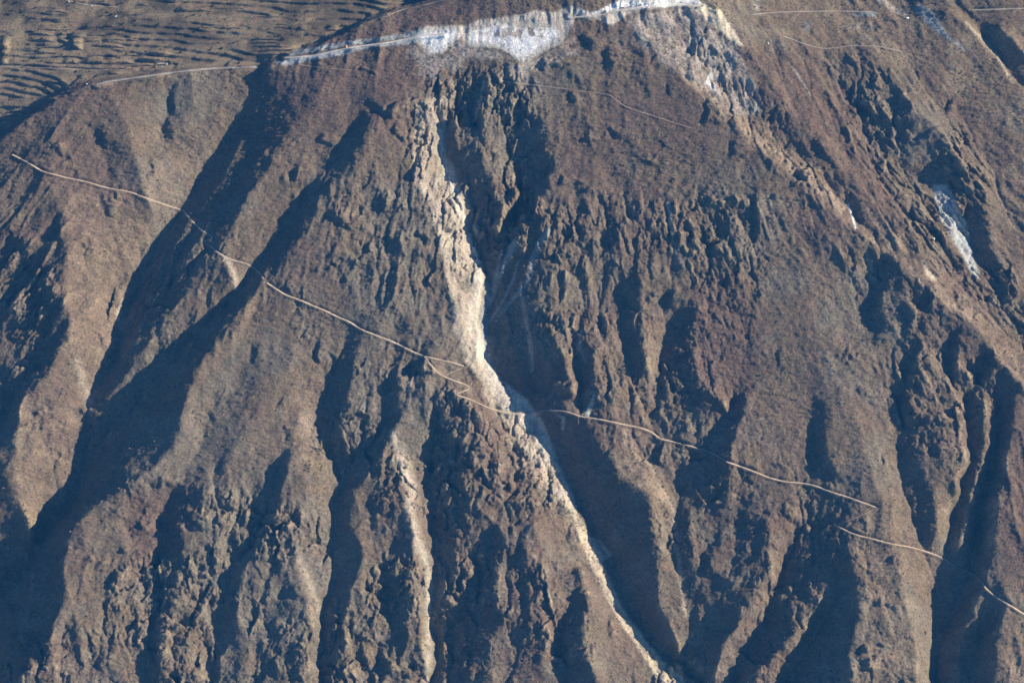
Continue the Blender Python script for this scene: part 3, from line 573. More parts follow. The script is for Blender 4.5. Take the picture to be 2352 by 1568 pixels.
S([(942, 876, 4), (940, 895, 5)], 4, .8); S([(835, 928, 3), (832, 950, 2)], 4, .7)
S([(280, 690, 3), (272, 720, 5), (270, 735, 3)], 4, .8); S([(180, 830, 8), (190, 870, 10), (200, 915, 12), (207, 945, 4)], 8, .5, cream, brk)
S([(505, 585, 3), (525, 600, 7), (540, 640, 6), (542, 665, 3)], 5, .8)
S([(950, 560, 3), (960, 900, 3)], 1, 0)
ALB = mix(ALB, (.52, .56, .56), poly_mask(xs_, ys_, [(2141, 427), (2174, 424), (2192, 462), (2219, 513), (2225, 548), (2252, 640), (2235, 632), (2200, 570), (2160, 500)], 5)*.85)
S([(2015, -5, 8), (2050, 20, 6), (2075, 35, 4)], 3, .85, (.50, .46, .38)); S([(1735, -3, 10), (1740, 26, 8)], 5, .6, (.50, .46, .38), brk)
S([(2110, 20, 10), (2135, 40, 14), (2155, 65, 10), (2180, 90, 3), (2217, 114, 3)], 4, .85, bluey); S([(1960, 35, 3), (2010, 34, 6)], 3, .7, bluey); S([(1856, 52, 8), (1850, 66, 8)], 5, .6, (.2, .23, .25))
S([(1930, 60, 6), (2000, 62, 8), (1985, 80, 9), (2010, 95, 6)], 4, .6, (.34, .31, .24)); S([(2219, 54, 4), (2250, 85, 4), (2290, 130, 3), (2325, 190, 3)], 3, .8, (.50, .44, .33))
S([(1948, 470, 1.5), (1958, 495, 2), (1966, 525, 2)], 2, .9, white); S([(2118, 600, 3), (2135, 630, 6), (2145, 640, 5)], 4, .9, (.62, .56, .42))
S([(1810, 145, 1), (1836, 175, 2), (1862, 220, 1)], 2, .8, (.6, .56, .5))
S([(1533, 468, 6), (1540, 490, 3), (1537, 510, 5), (1546, 538, 3)], 3, .75, (.56, .55, .5)); S([(1545, 560, 8), (1560, 600, 8)], 8, .4, (.5, .46, .4))
S([(1366, 905, 2), (1355, 935, 5), (1350, 950, 8)], 3, .85, (.5, .53, .48)); S([(1275, 948, 2), (1296, 962, 4), (1293, 985, 3)], 3, .85)
S([(1180, 560, 10), (1140, 640, 8), (1110, 720, 8), (1115, 800, 7), (1130, 850, 6)], 6, .6, (.5, .52, .52))
S([(1190, 600, 3), (1180, 640, 3), (1150, 700, 3), (1125, 740, 3)], 3, .5, (.5, .52, .52))
S([(1262, 530, 6), (1240, 560, 9), (1225, 600, 8), (1215, 640, 5), (1175, 690, 4), (1140, 735, 3)], 5, .5, (.5, .55, .57))
S([(1490, 1040, 3), (1505, 1100, 3), (1545, 1160, 3), (1556, 1260, 5), (1562, 1330, 5), (1570, 1380, 5), (1578, 1410, 5)], 4, .5, cream)
S([(2190, 1140, 4), (2175, 1180, 3), (2170, 1170, 4)], 4, .4); S([(1884, 805, 4), (1905, 840, 4), (1930, 880, 3)], 5, .5)
S([(2005, 640, 6), (1985, 560, 5)], 6, .3); S([(2238, 745, 4), (2352, 895, 6)], 6, .3, tan)
# gully beds carry pale rubble
ALB = mix(ALB, (.34, .30, .25), np.clip(sstep(2.6, 3.8, FL), 0, 1).astype(np.float32)*.35)
LUM = (1+.16*n3+.13*n4+.10*n2)[..., None]
ALB = np.clip(ALB*LUM*(.74+.26*sstep(.4, .75, ALB.mean(-1, keepdims=True))), .02, .88)
ALPHA = np.ones(SS.shape+(1,), np.float32)
# height details that belong to those grounds
flut = np.zeros(SS.shape, np.float32)
for p in (WPOLY[2], [(1321, 15), (1355, 31), (1415, 5), (1500, -5), (1500, 14), (1417, 28), (1355, 40), (1321, 36)]): flut = np.maximum(flut, poly_mask(X, Y, p, 4))
HH += flut*1.7*fbm(SS*1.8, TT*.5, 16, 3, 95, ridged=True)
bare = np.clip(wm+scar*.5, 0, 1)
grain = fbm(SS*.55, TT*1.25, 7.0, 2, 51, gain=.75); clump = fbm(SS*.8, TT, 15, 3, 53)
scrubby = sstep(-.5, .5, fbm(SS, TT, 90, 3, 52))
roads = np.zeros(SS.shape, bool)
BD = np.full(SS.shape, 1e9); BV = np.zeros(SS.shape)
for nm, hw, P in traced:
    BD[:] = np.maximum(BD, 0); carve(P, hw, 1.0)
    roads |= BD < hw+1.0; BD[:] = 1e9
offr = (~roads).astype(float)
far = sstep(30, 300, np.maximum.reduce([ns0-SS, SS-ns1, nt0-TT, TT-nt1]))
HH += (1-far)*offr*(1-.75*plateau)*((1-.75*bare)*((.75+.7*scrubby)*grain*1.55+1.0*clump)+bare*.5*n4+bare*.4*streak+scar*1.2*n5+scar*1.0*n4)
print('colour', time.time()-T0)

mat = bpy.data.materials.new('mountain_ground'); mat.use_nodes = True
nt_ = mat.node_tree; N = nt_.nodes; Lk = nt_.links.new
b_ = N['Principled BSDF']; b_.inputs['Roughness'].default_value = 1; b_.inputs['Specular IOR Level'].default_value = .05
at = N.new('ShaderNodeAttribute'); at.attribute_name = 'albedo'
ge = N.new('ShaderNodeNewGeometry')
def noise(scale, detail, out='Fac', vec=None):
    n = N.new('ShaderNodeTexNoise'); n.inputs['Scale'].default_value = scale; n.inputs['Detail'].default_value = detail; n.inputs['Roughness'].default_value = .65
    Lk(vec or ge.outputs['Position'], n.inputs['Vector']); return n.outputs[out]
na = noise(.22, 6); mr = N.new('ShaderNodeMapRange'); mr.inputs[1].default_value = .3; mr.inputs[2].default_value = .7; mr.inputs[3].default_value = .56; mr.inputs[4].default_value = 1.48; Lk(na, mr.inputs[0])
sc = N.new('ShaderNodeVectorMath'); sc.operation = 'SCALE'; Lk(at.outputs['Color'], sc.inputs[0]); Lk(mr.outputs[0], sc.inputs['Scale'])
nb = noise(.035, 4, 'Color'); hs = N.new('ShaderNodeMixRGB'); hs.blend_type = 'OVERLAY'; hs.inputs[0].default_value = .13; Lk(sc.outputs[0], hs.inputs[1]); Lk(nb, hs.inputs[2])
Lk(hs.outputs[0], b_.inputs['Base Color'])
bp = N.new('ShaderNodeBump'); bp.inputs['Strength'].default_value = .9; bp.inputs['Distance'].default_value = 2.6
Lk(noise(.28, 6), bp.inputs['Height']); Lk(bp.outputs[0], b_.inputs['Normal'])

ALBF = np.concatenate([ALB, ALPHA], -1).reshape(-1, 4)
def grid_mesh(name, sel, label):
    nt = SS.shape[1]
    ci, cj = np.nonzero(sel)
    v00 = ci*nt+cj; q = np.stack([v00, v00+nt, v00+nt+1, v00+1], 1)
    flag = np.zeros(SS.size, bool); flag[q.ravel()] = True; used = np.nonzero(flag)[0]; mp = np.zeros(SS.size, np.int64); mp[used] = np.arange(len(used))
    P = w3(SS.ravel()[used], TT.ravel()[used], HH.ravel()[used])
    me = bpy.data.meshes.new(name)
    me.vertices.add(len(used)); me.vertices.foreach_set('co', P.astype(np.float32).ravel())
    me.loops.add(q.size); me.loops.foreach_set('vertex_index', mp[q].astype(np.int32).ravel())
    me.polygons.add(len(q)); me.polygons.foreach_set('loop_start', np.arange(0, q.size, 4, dtype=np.int32))
    me.polygons.foreach_set('use_smooth', np.ones(len(q), bool))
    me.update(calc_edges=True)
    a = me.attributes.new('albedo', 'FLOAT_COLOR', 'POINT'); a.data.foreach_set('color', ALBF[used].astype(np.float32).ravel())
    o = bpy.data.objects.new(name, me); C.objects.link(o); me.materials.append(mat)
    o['kind'] = 'structure'; o['label'] = label
    return o
cc = lambda A: A[:-1, :-1]
reg = np.zeros(cc(SS).shape, int)
leftspur = poly_mask(X, Y, [(-4000, 300), (0, 300), (190, 180), (592, 155), (592, 165), (552, 285), (480, 370), (430, 470), (340, 590), (290, 700), (268, 820), (204, 905), (205, 960), (190, 1030), (188, 1115), (145, 1170), (75, 1275), (0, 1350), (-4000, 3000)], 1)
rightsp = poly_mask(X, Y, [(1444, 54), (1560, 165), (1640, 245), (1720, 310), (1790, 390), (1850, 430), (1900, 480), (1990, 550), (2120, 640), (2233, 746), (2352, 890), (4500, 2600), (4500, -1000), (1660, 20), (1600, 14)], 1)
reg[cc(leftspur) > .5] = 1; reg[cc(rightsp) > .5] = 2; reg[cc(plat_r) > .5] = 3; reg[cc(plateau) > .5] = 4; reg[cc(scar) > .5] = 5; reg[cc(wm) > .5] = 6
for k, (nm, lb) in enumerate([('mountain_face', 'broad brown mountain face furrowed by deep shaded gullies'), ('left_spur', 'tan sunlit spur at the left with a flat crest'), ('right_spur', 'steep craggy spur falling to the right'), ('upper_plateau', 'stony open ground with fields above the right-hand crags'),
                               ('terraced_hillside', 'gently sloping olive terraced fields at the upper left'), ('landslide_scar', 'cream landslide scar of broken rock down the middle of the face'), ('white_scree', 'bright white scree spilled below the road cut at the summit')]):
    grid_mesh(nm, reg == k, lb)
print('ground', time.time()-T0)

# haze
hz = bpy.data.meshes.new('haze')
hx, hy0, hy1, hz0, hz1 = 4400, -5600, 3600, -3700, 3600
vs = [(x, y, z) for x in (-hx, hx) for y in (hy0, hy1) for z in (hz0, hz1)]
hz.from_pydata(vs, [], [(0,1,3,2),(4,6,7,5),(0,4,5,1),(2,3,7,6),(0,2,6,4),(1,5,7,3)]); hz.update()
ho = bpy.data.objects.new('haze', hz); C.objects.link(ho); ho['kind'] = 'stuff'; ho['label'] = 'thin blue air between the viewer and the mountain'
hm = bpy.data.materials.new('haze'); hm.use_nodes = True; n_ = hm.node_tree; n_.nodes.clear()
vp = n_.nodes.new('ShaderNodeVolumePrincipled'); vo = n_.nodes.new('ShaderNodeOutputMaterial')
vp.inputs['Color'].default_value = (.02, .36, 1, 1); vp.inputs['Density'].default_value = 1.45e-5; vp.inputs['Anisotropy'].default_value = 0
n_.links.new(vp.outputs[0], vo.inputs['Volume']); hz.materials.append(hm)

# ------------------------------------------------------------------ things
def link(name, me, m=None, parent=None):
    o = bpy.data.objects.new(name, me); C.objects.link(o)
    if m: me.materials.append(m)
    if parent: o.parent = parent
    return o
def tag(o, label, cat, group=None):
    o['label'] = label; o['category'] = cat
    if group: o['group'] = group
    return o
def ribbon(name, P, hw, mtl, label, seed):
    r = np.random.default_rng(seed); n = len(P)
    d = np.gradient(P, axis=0); d[:, 2] = 0; d /= np.linalg.norm(d, axis=1)[:, None]+1e-9
    side = np.stack([-d[:, 1], d[:, 0], 0*d[:, 0]], 1)
    w = hw*(1+.25*np.sin(np.arange(n)*.37+seed)+.25*r.normal(0, 1, n).clip(-1, 1)); w = smooth1(w, 2)
    A = P+side*w[:, None]; B = P-side*w[:, None]
    top = .35; V = np.concatenate([A+[0, 0, top-.1], A*.3+B*.7+[0, 0, top], B+[0, 0, top-.1], A-[0, 0, 1.2], B-[0, 0, 1.2]]); F = []
    for i in range(n-1):
        a, m_, b, c, e = i, n+i, 2*n+i, 3*n+i, 4*n+i
        F += [(a, a+1, m_+1, m_), (m_, m_+1, b+1, b), (c, c+1, a+1, a), (b, b+1, e+1, e)]
    me = bpy.data.meshes.new(name); me.from_pydata(V.tolist(), [], F); me.update()
    o = link(name, me, mtl); o['kind'] = 'structure'; o['label'] = label
    return o
m_path = flat('trodden_earth', (.56, .46, .36), var=.15, scale=.15); m_road = flat('road_gravel', (.36, .35, .32), var=.1, scale=.08); m_pale = flat('pale_road', (.62, .60, .54), var=.1, scale=.08)
m_thin = flat('goat_track', (.40, .33, .27), var=.1)
for k, (nm, hw, P) in enumerate(traced):
    m_ = m_path if nm == 'footpath' and hw > 1 else m_thin if nm == 'footpath' else (m_pale if k in (15, 16) else m_road)
    ribbon(nm, P, hw*.8, m_, LAB[k], k)
def ground(x, y):
    s, t, h = hit(x, y); return w3(s, t, h)
# dry-stone walls
m_stone = flat('wall_stone', (.13, .12, .10), var=.3, scale=.7, bump=.5)
def ordinal(n): return ['first', 'second', 'third', 'fourth', 'fifth', 'sixth', 'seventh', 'eighth', 'ninth', 'tenth', 'eleventh', 'twelfth', 'thirteenth', 'fourteenth', 'fifteenth', 'sixteenth', 'seventeenth', 'eighteenth', 'nineteenth', 'twentieth'][n]
cols = [(0, 60, 'at the left edge'), (60, 150, 'in the left-hand fields'), (150, 240, 'in the middle fields'), (240, 420, 'left of the low white-ended house'), (420, 575, 'in the scrubby ground right of the house'), (575, 680, 'in the narrow fields left of the dark hill'), (680, 900, 'just left of the dark hill')]
walls_lab = {}
for a, b, txt in cols:
    idx = sorted([i for i, w in enumerate(walls) if a <= (w[0]+w[2])/2 < b], key=lambda i: -(walls[i][1]+walls[i][3])/2)
    for n, i in enumerate(idx):
        L_ = walls[i][2]-walls[i][0]; q = 'long' if L_ > 90 else 'short' if L_ < 40 else 'dark'
        walls_lab[i] = f"{q} dry-stone terrace wall, {ordinal(n)} from the bottom {txt}"
for i, (s, t, h, hgt) in enumerate(wallP):
    r = np.random.default_rng(300+i)
    n = max(6, int((s.max()-s.min())/1.8)); ss = np.linspace(s.min(), s.max(), n); tt = np.interp(ss, s, smooth1(t, 2))
    base = w3(ss, tt-.9, gsample(HH, ss, tt-2.6)); topz = w3(ss, tt+.9, gsample(HH, ss, tt+2.2))
    zt = np.maximum(topz[:, 2], base[:, 2]+.8)+r.uniform(0, .9, n)*(.6+.4*np.sin(ss*.3)); th = .7
    V = []; F = []
    off = r.uniform(-.35, .35, (n, 2))
    for k in range(n):
        bx, by, bz = base[k]; V += [(bx, by+off[k, 0], bz-1.5), (bx, by+off[k, 1], zt[k]), (bx, by+th+1.2, zt[k]-.1), (bx, by+th+1.4, bz-1.5)]
    for k in range(n-1):
        a = 4*k; F += [(a, a+4, a+5, a+1), (a+1, a+5, a+6, a+2), (a+2, a+6, a+7, a+3)]
    F += [(0, 1, 2, 3), (4*n-1, 4*n-2, 4*n-3, 4*n-4)]
    me = bpy.data.meshes.new('terrace_wall'); me.from_pydata([tuple(float(c) for c in v) for v in V], [], F); me.update()
    tag(link('terrace_wall', me, m_stone), walls_lab.get(i, 'dark dry-stone terrace wall in the fields'), 'wall', 'dry-stone walls of the field terraces')

# boulders
def rock_mesh(seed, sub=2, flatn=.7):
    import bmesh
    bm = bmesh.new(); bmesh.ops.create_icosphere(bm, subdivisions=sub, radius=1)
    r = random.Random(seed); offs = [(r.uniform(-1, 1), r.uniform(-1, 1), r.uniform(-1, 1)) for _ in range(9)]
    for v in bm.verts:
        k = 1.0
        for o in offs:
            l = math.sqrt(sum(c*c for c in o))+1e-6; d = (v.co.x*o[0]+v.co.y*o[1]+v.co.z*o[2])/l
            if d > .55: k *= 1-(d-.55)*.75
        v.co *= k*r.uniform(.95, 1.05); v.co.z *= flatn
    me = bpy.data.meshes.new('boulder'); bm.to_mesh(me); bm.free(); return me
m_white = flat('white_limestone', (.82, .80, .76), var=.06, scale=.5); m_palest = flat('pale_stone', (.5, .46, .38), var=.15, scale=.5); m_rub = flat('brown_rubble', (.16, .12, .09), var=.25, scale=.6); m_or = flat('orange_earth', (.62, .36, .22), var=.1, scale=.3)
rocks = [rock_mesh(k) for k in range(5)]
def boulder(x, y, r, mtl, label, sc=(1, 1, 1), rz=0, group=None, name='boulder', cat='boulder', tilt=0):
    me = rocks[int(x+y) % 5].copy(); o = link(name, me, mtl); p = ground(x, y)[0]
    o.location = (p[0], p[1], p[2]+r*.3*sc[2]); o.scale = (r*sc[0], r*sc[1], r*sc[2]); o.rotation_euler = (0, tilt, rz)
    return tag(o, label, cat, group)
boulder(2145, 551, 3.2, m_white, 'bright white elongated boulder alone on the craggy right-hand slope', (.8, 1.2, 2.1), .5, tilt=-.3)
boulder(2084, 43, 4.2, m_white, 'large white boulder beside the road left of the blue-grey scree', (1.3, 1, .9), .2)
boulder(1764, 101, 2.8, m_white, 'slanting white boulder on the reddish slope below the yellow scree', (.8, 1, 1.4), .3, tilt=-.5)
boulder(1857, 86, 1.6, m_palest, 'small pale stone at the start of the curving track')
boulder(158, 5, 3.4, m_palest, 'pale boulder in the topmost field at the upper left')
boulder(211, 15, 2.6, m_palest, 'pale stone by the small path at the top left')
boulder(266, 39, 3.0, m_white, 'white stones standing on a terrace wall in the middle fields', (1.5, 1, .9))
boulder(199, 194, 2.8, m_white, 'white boulder at the left end of the grey road')
boulder(104, 213, 2.2, m_palest, 'grey boulder heap below the road on the left shoulder', (1.6, 1, .8))
boulder(2300-22, 66, 2.8, m_palest, 'flat yellowish slab lying left of the gorge rim', (1.5, 1, .5))
boulder(1612, 15, 2.4, m_rub, 'long brown heap beside the cream road at the summit, left one', (3.2, 1, .8), name='rubble_pile', cat='rubble pile')
boulder(1626, 16.5, 2.2, m_rub, 'short brown heap beside the cream road at the summit, right one', (1.8, 1, .8), name='rubble_pile', cat='rubble pile')
boulder(1564, 6.5, 1.8, m_rub, 'thin brown heap on the white cut near the top edge', (2.2, 1, .7), name='rubble_pile', cat='rubble pile')
boulder(796, 110, 2.3, m_or, 'orange earth pinnacle standing on the edge of the blue-grey road bench', (1.1, 1.1, 3.4), .3, name='earth_pinnacle', cat='rock pinnacle', tilt=-.22)
boulder(1265, 940, 1.7, m_palest, 'small pale rock standing beside the path right of the landslide', (1, 1, 2.0))
boulder(1338, 952, 2.2, m_palest, 'white rock at the foot of the pale cone above the path', (1.2, 1, 1))
boulder(1165, 937, 2.6, m_rub, 'dark rock on the cream debris beside the path crossing', (1.2, 1, 1))
rb = np.random.default_rng(5)
for k in range(60):                                   # stones strewn over the stony ground at the top right
    x = rb.uniform(2050, 2260); y = rb.uniform(75, 290)
    if abs((y-70)-(x-2050)*.75) > 90: continue
    boulder(x, y, rb.uniform(.7, 1.5), m_palest, 'small pale stone strewn over the brown slope under the blue-grey scree', (1, 1, 1), rb.uniform(0, 3), group='stones strewn under the blue-grey scree')
for k in range(46):
    x = rb.uniform(20, 640); y = rb.uniform(10, 300)
    if y > 150-.05*x and x > 190: y = rb.uniform(10, 140)
    if y > 290-.6*x and x < 190: y = rb.uniform(10, 160)
    boulder(x, y, rb.uniform(.8, 1.7), m_palest, 'small pale stone '+next((c[2] for c in cols if c[0] <= x < c[1]), 'among the terraced fields'), (1, 1, 1), rb.uniform(0, 3), group='stones among the terraced fields')

# ------------------------------------------------------------------ buildings by the road on the spur
import bmesh
def boxes(name, bl, mtl, parent=None):
    bm = bmesh.new()
    for (cx, cy, cz, sx, sy, sz) in bl:
        g = bmesh.ops.create_cube(bm, size=1)['verts']
        for v in g: v.co = Vector((v.co.x*sx+cx, v.co.y*sy+cy, v.co.z*sz+cz))
    me = bpy.data.meshes.new(name); bm.to_mesh(me); bm.free(); return link(name, me, mtl, parent)
def empty(name, loc, rz=0):
    o = bpy.data.objects.new(name, None); C.objects.link(o); o.location = loc; o.rotation_euler = (0, 0, rz); return o
m_wh = flat('whitewash', (.80, .77, .66), var=.05, scale=.6); m_mud = flat('mud_plaster', (.30, .24, .18), var=.1, scale=.6); m_dk = flat('shaded_doorway', (.05, .05, .05)); m_ro = flat('packed_earth_roof', (.40, .37, .31), var=.1); m_grn = flat('grey_green_wall', (.16, .19, .18), var=.1); m_orw = flat('orange_mud', (.46, .31, .2), var=.1)
p = ground(372, 149.5)[0]
h1 = tag(empty('house', p.tolist(), .10), 'long low flat-roofed house with a whitewashed end wall above the grey road', 'house')
boxes('wall', [(0, 0, 1.2, 21, 6, 5.4)], m_grn, h1); boxes('end_wall', [(12.3, 0, 1.7, 4.2, 6.6, 6.2)], m_wh, h1); boxes('roof', [(-.4, .3, 4.15, 21.8, 6.8, .5)], m_ro, h1); boxes('parapet', [(0, -3.2, 4.7, 20, .6, .6)], m_wh, h1)
for k, xx in enumerate((-8, -4, 0, 4, 8)):
    w_ = boxes('window', [(xx, -3.05, 2.0, 1.4, .2, 1.4)], m_dk, h1); boxes('frame', [(xx, -3.2, 2.85, 1.8, .25, .25)], m_wh, w_)
boxes('door', [(6.1, -3.06, .9, 1.3, .2, 2.3)], m_dk, h1)
p = ground(373.5, 157)[0]
h2 = tag(empty('hut', p.tolist(), .1), 'small pale-cornered hut in front of the long low house', 'hut')
boxes('wall', [(0, 0, .8, 6, 5, 4.6)], m_mud, h2); boxes('roof', [(0, 0, 3.25, 6.6, 5.6, .4)], m_ro, h2); boxes('door', [(.6, -2.53, .6, 1.2, .15, 2.4)], m_dk, h2); boxes('corner_post', [(-2.9, -2.5, .9, .7, .5, 4.6)], m_wh, h2); boxes('corner_post', [(2.9, -2.5, .9, .7, .5, 4.6)], m_wh, h2)
p = ground(357, 156.5)[0]
h3 = tag(empty('ruined_house', p.tolist(), 0), 'roofless orange mud ruin with one tall wall left of the long house', 'ruin')
boxes('wall', [(2.5, 0, 3, 1.3, 4, 8.5)], m_orw, h3); boxes('wall', [(-4, 1.5, 1.2, 5, 1, 4.2)], m_orw, h3); boxes('wall', [(-7.5, 0, .9, 1, 3.5, 3.4)], m_mud, h3)
p = ground(420, 154.5)[0]; o = boxes('marker_post', [(0, 0, 1.8, 1.2, 1.2, 5.6), (0, 0, 4.8, .8, .8, .8)], m_wh); o.location = p.tolist(); tag(o, 'pale pillar standing beside the grey road right of the long house', 'pillar')
p = ground(295, 156.5)[0]; o = boxes('mud_wall', [(-3, 0, .6, 8, 1, 3), (3.5, .3, 1.2, 5.5, 1, 3.4)], m_orw); o.location = p.tolist(); o.rotation_euler = (0, 0, .25); tag(o, 'short tan mud wall stepping up at the end of the lowest field', 'wall')

# ------------------------------------------------------------------ bushes and the yellow poplar
def leaf_blob(seed, n, tall=1.0, spread=1.0):
    """crown made of many small leaf faces spread through its volume"""
    r = np.random.default_rng(seed); V = []; F = []
    cl = r.normal(0, .42, (9, 3))*[spread, spread, .8*tall]+[0, 0, .75*tall]
    for k in range(n):
        c = cl[r.integers(9)]+r.normal(0, .22, 3)*[1, 1, tall]; a = r.normal(0, 1, 3); a /= np.linalg.norm(a); b = np.cross(a, r.normal(0, 1, 3)); b /= np.linalg.norm(b)+1e-9
        s_ = r.uniform(.12, .26); i = len(V); V += [c+a*s_, c+b*s_*.8, c-a*s_, c-b*s_*.8]; F.append((i, i+1, i+2, i+3))
    me = bpy.data.meshes.new('crown'); me.from_pydata([v.tolist() for v in V], [], F); me.update(); return me
def stem_mesh(seed, tall=1.0):
    bm = bmesh.new(); r = random.Random(seed)
    for k in range(4):
        a = r.uniform(0, 6.28); rr = .0 if k == 0 else .35; top = Vector((math.cos(a)*rr, math.sin(a)*rr, (.9 if k == 0 else .7)*tall)); ring0 = []; ring1 = []
        for j in range(5):
            an = j*1.2566; ring0.append(bm.verts.new((math.cos(an)*.09, math.sin(an)*.09, -.3))); ring1.append(bm.verts.new((top.x+math.cos(an)*.03, top.y+math.sin(an)*.03, top.z)))
        for j in range(5): bm.faces.new((ring0[j], ring0[(j+1) % 5], ring1[(j+1) % 5], ring1[j]))
    me = bpy.data.meshes.new('stem'); bm.to_mesh(me); bm.free(); return me
m_yel = flat('yellow_leaves', (.42, .33, .08), var=.2, scale=.6); m_dkl = flat('dark_leaves', (.055, .06, .04), var=.2, scale=.6); m_brl = flat('russet_leaves', (.13, .085, .06), var=.2, scale=.6); m_bark = flat('bark', (.12, .09, .07))
blobs = [leaf_blob(k, 150) for k in range(4)]; stems = [stem_mesh(k) for k in range(2)]; tallc = leaf_blob(9, 260, 3.0, .6)
proto = {}
def bush(x, y, r, kind, label, group=None, name='bush', cat='bush'):
    p = ground(x, y)[0]; o = empty(name, (p[0], p[1], p[2]-.1*r), (x*7.3) % 6.28); o.scale = (r, r, r); tag(o, label, cat, group)
    key = (kind, int(x+y) % 4)
    if key not in proto:
        me = blobs[key[1]].copy(); me.materials.append({'yellow': m_yel, 'dark': m_dkl, 'russet': m_brl}[kind]); proto[key] = me
    c = bpy.data.objects.new('crown', proto[key]); C.objects.link(c); c.parent = o
    sm = stems[int(x) % 2]
    if not sm.materials: sm.materials.append(m_bark)
    c = bpy.data.objects.new('stem', sm); C.objects.link(c); c.parent = o
    return o
p = ground(739, 1036)[0]; t_ = empty('poplar_tree', p.tolist()); t_.scale = (3.4, 3.4, 5.0); tag(t_, 'slender yellow poplar at the head of the strip of yellow bushes', 'tree')
link('crown', tallc, m_yel, t_); link('trunk', stem_mesh(5, 2.2), m_bark, t_)
for x, y, r in ((733, 1043, 3), (742, 1042, 3.4), (716, 1046, 2.2), (728, 1052, 2.4), (737, 1056, 2.2), (712, 1060, 2.6), (713, 1068, 2.8), (712, 1076, 3), (726, 1068, 2.8), (735, 1066, 2.6), (740, 1072, 2.8), (728, 1074, 2.6), (711, 1083, 2.6), (736, 1080, 2.6), (722, 1090, 2.2), (731, 1098, 2.4), (733, 1112, 2.2), (730, 1126, 2), (735, 1138, 2), (742, 1150, 2)):
    bush(x, y, r, 'yellow', ('rounded yellow bush close round the foot of the slender poplar' if y < 1060 else 'rounded yellow bush on the left side of the strip below the poplar' if x < 725 else 'rounded yellow bush on the right side of the strip below the poplar'), 'yellow bushes below the poplar')
for x, y, r in ((1503, 1073, 2.4), (1508, 1080, 2.4), (1516, 1098, 2.6), (1521, 1106, 2.4), (1524, 1118, 2.6), (1530, 1128, 2.4), (1535, 1136, 2.6), (1541, 1148, 2.2), (1337, 1206, 2.2), (1342, 1218, 2.4), (1356, 1262, 2), (1362, 1280, 2)):
    bush(x, y, r, 'yellow', 'yellowish bush in the row beside the shaded gully right of the landslide' if x > 1450 else 'yellowish bush on the cream debris strip of the lower landslide', 'yellowish bushes along the gullies')
for x, y, r in ((1390, 29, 3), (1431, 20, 3.2), (1449, 17, 2.6), (1471, 14, 3), (1371, 26, 2.6)):
    bush(x, y, r, 'russet', 'round russet bush growing on the white road cut', 'russet bushes on the white cut')
for x, y, r in ((1159, 104, 1.7), (1170, 114, 1.6), (1196, 116, 2), (1160, 92, 1.4), (1226, 128, 1.6), (989, 99, 1.6), (1005, 112, 1.3), (1030, 102, 1.4), (1260, 78, 1.6), (1275, 90, 1.5), (1285, 96, 1.6), (1243, 70, 1.5), (1211, 140, 1.8), (1378, 1234, 1.8), (1382, 1241, 1.8), (1374, 1239, 1.6)):
    bush(x, y, r, 'dark', ('small dark bush on the left lobe of the bare white scree' if x < 1100 else 'small dark bush low on the broad right lobe of the white scree' if y > 100 else 'small dark bush near the top of the broad right lobe of the white scree') if y < 200 else 'small dark bush on the pale knob of the lower landslide', 'dark bushes on bare scree')
rb = np.random.default_rng(11)
for k in range(150):
    x = rb.uniform(0, 700); y = rb.uniform(0, 230)
    if plateau[min(np.searchsorted(sv, st(x, y, -80)[0]), len(sv)-1), min(np.searchsorted(tv, st(x, y, -80)[1]), len(tv)-1)] < .9: continue
    bush(x, y, rb.uniform(2.0, 4.2), 'dark', 'dark thorny bush '+next((c[2] for c in cols if c[0] <= x < c[1]), 'among the terraced fields'), 'bushes among the terraced fields')
print('things', time.time()-T0)

# ------------------------------------------------------------------ low scrub covering the slopes (uncountable)
NP = 230000
r = np.random.default_rng(77)
s = r.uniform(ns0, ns1, NP); t = r.uniform(nt0, nt1, NP)
den = .35+.5*gsample(scrubby, s, t)+.35*sstep(-.1, .5, vnoise(s/24, t/24, 5))
den *= (1-.97*gsample(bare, s, t))*(1-.55*gsample(plateau, s, t))*(1-gsample(roads.astype(float), s, t)*3).clip(0, 1)
lum = gsample(ALB.mean(-1), s, t); den *= sstep(.42, .22, lum)
den = np.maximum(den, .9*gsample(plateau*sstep(.15, .09, ALB.mean(-1)), s, t))
keep = r.random(NP) < den*.85; s = s[keep]; t = t[keep]
P = w3(s, t, gsample(HH, s, t)); n = len(P); print('scrub', n)
me = bpy.data.meshes.new('scrub'); me.vertices.add(n); me.vertices.foreach_set('co', P.astype(np.float32).ravel())
rad = (r.lognormal(-.12, .38, n)*.95).clip(.5, 2.6)
scl = np.stack([rad*r.uniform(.9, 1.6, n), rad*r.uniform(.8, 1.2, n), rad*r.uniform(.5, .85, n)], 1)
a = me.attributes.new('scl', 'FLOAT_VECTOR', 'POINT'); a.data.foreach_set('vector', scl.astype(np.float32).ravel())
tint = r.random(n); a = me.attributes.new('tint', 'FLOAT', 'POINT'); a.data.foreach_set('value', tint.astype(np.float32))
me.update(); so_ = link('scrub', me); so_['kind'] = 'stuff'; so_['label'] = 'low brown scrub and grass tussocks dotted over the slopes'
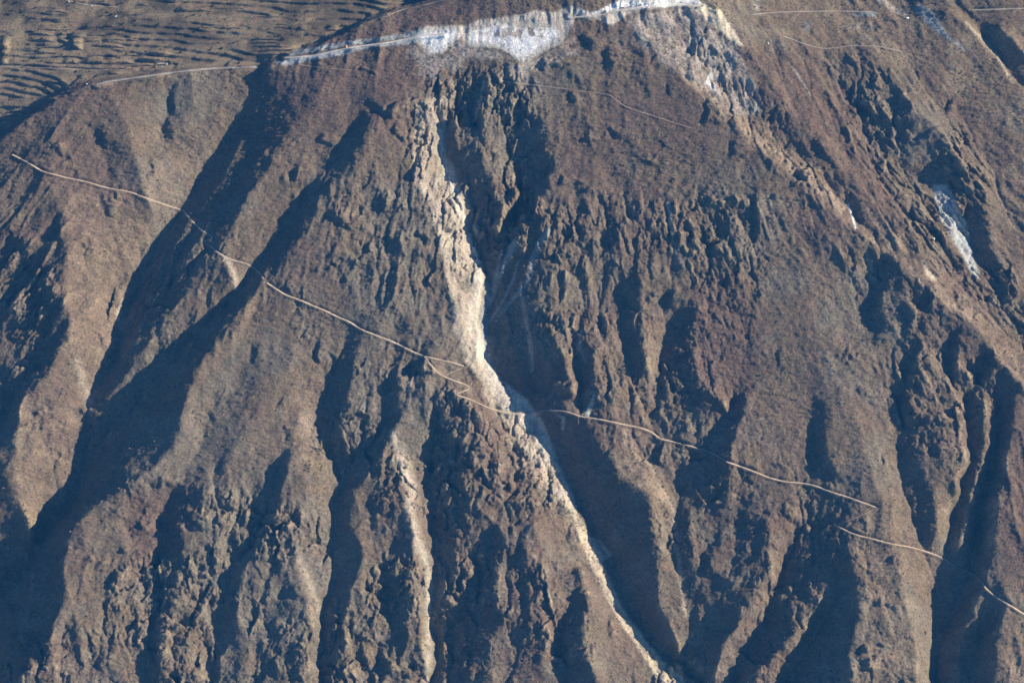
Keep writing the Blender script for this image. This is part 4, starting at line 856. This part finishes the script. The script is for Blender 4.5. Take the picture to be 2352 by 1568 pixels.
ms = bpy.data.materials.new('scrub_leaves'); ms.use_nodes = True; q = ms.node_tree; bb = q.nodes['Principled BSDF']; bb.inputs['Roughness'].default_value = 1; bb.inputs['Specular IOR Level'].default_value = .05
ta = q.nodes.new('ShaderNodeAttribute'); ta.attribute_name = 'tint'; ta.attribute_type = 'INSTANCER'
cr_ = q.nodes.new('ShaderNodeValToRGB'); el = cr_.color_ramp.elements; el[0].color = (.075, .062, .045, 1); el[1].color = (.25, .20, .145, 1)
e = el.new(.45); e.color = (.15, .11, .085, 1); e = el.new(.75); e.color = (.20, .185, .145, 1)
q.links.new(ta.outputs['Fac'], cr_.inputs[0]); q.links.new(cr_.outputs[0], bb.inputs['Base Color'])
ng = bpy.data.node_groups.new('scrub_scatter', 'GeometryNodeTree'); ng.interface.new_socket('Geometry', in_out='INPUT', socket_type='NodeSocketGeometry'); ng.interface.new_socket('Geometry', in_out='OUTPUT', socket_type='NodeSocketGeometry')
gi = ng.nodes.new('NodeGroupInput'); go = ng.nodes.new('NodeGroupOutput'); ic = ng.nodes.new('GeometryNodeMeshIcoSphere'); ic.inputs['Radius'].default_value = 1; ic.inputs['Subdivisions'].default_value = 2
sp = ng.nodes.new('GeometryNodeSetPosition'); rv = ng.nodes.new('FunctionNodeRandomValue'); rv.data_type = 'FLOAT_VECTOR'; rv.inputs[0].default_value = (-.3, -.3, -.25); rv.inputs[1].default_value = (.3, .3, .25)
smn = ng.nodes.new('GeometryNodeSetMaterial'); smn.inputs['Material'].default_value = ms
ip = ng.nodes.new('GeometryNodeInstanceOnPoints'); na_ = ng.nodes.new('GeometryNodeInputNamedAttribute'); na_.data_type = 'FLOAT_VECTOR'; na_.inputs['Name'].default_value = 'scl'
L2 = ng.links.new
L2(ic.outputs['Mesh'], sp.inputs['Geometry']); L2(rv.outputs[0], sp.inputs['Offset']); L2(sp.outputs[0], smn.inputs['Geometry']); L2(smn.outputs[0], ip.inputs['Instance'])
L2(gi.outputs[0], ip.inputs['Points']); L2(na_.outputs[0], ip.inputs['Scale']); L2(ip.outputs[0], go.inputs[0])
md = so_.modifiers.new('scatter', 'NODES'); md.node_group = ng
print('done', time.time()-T0)
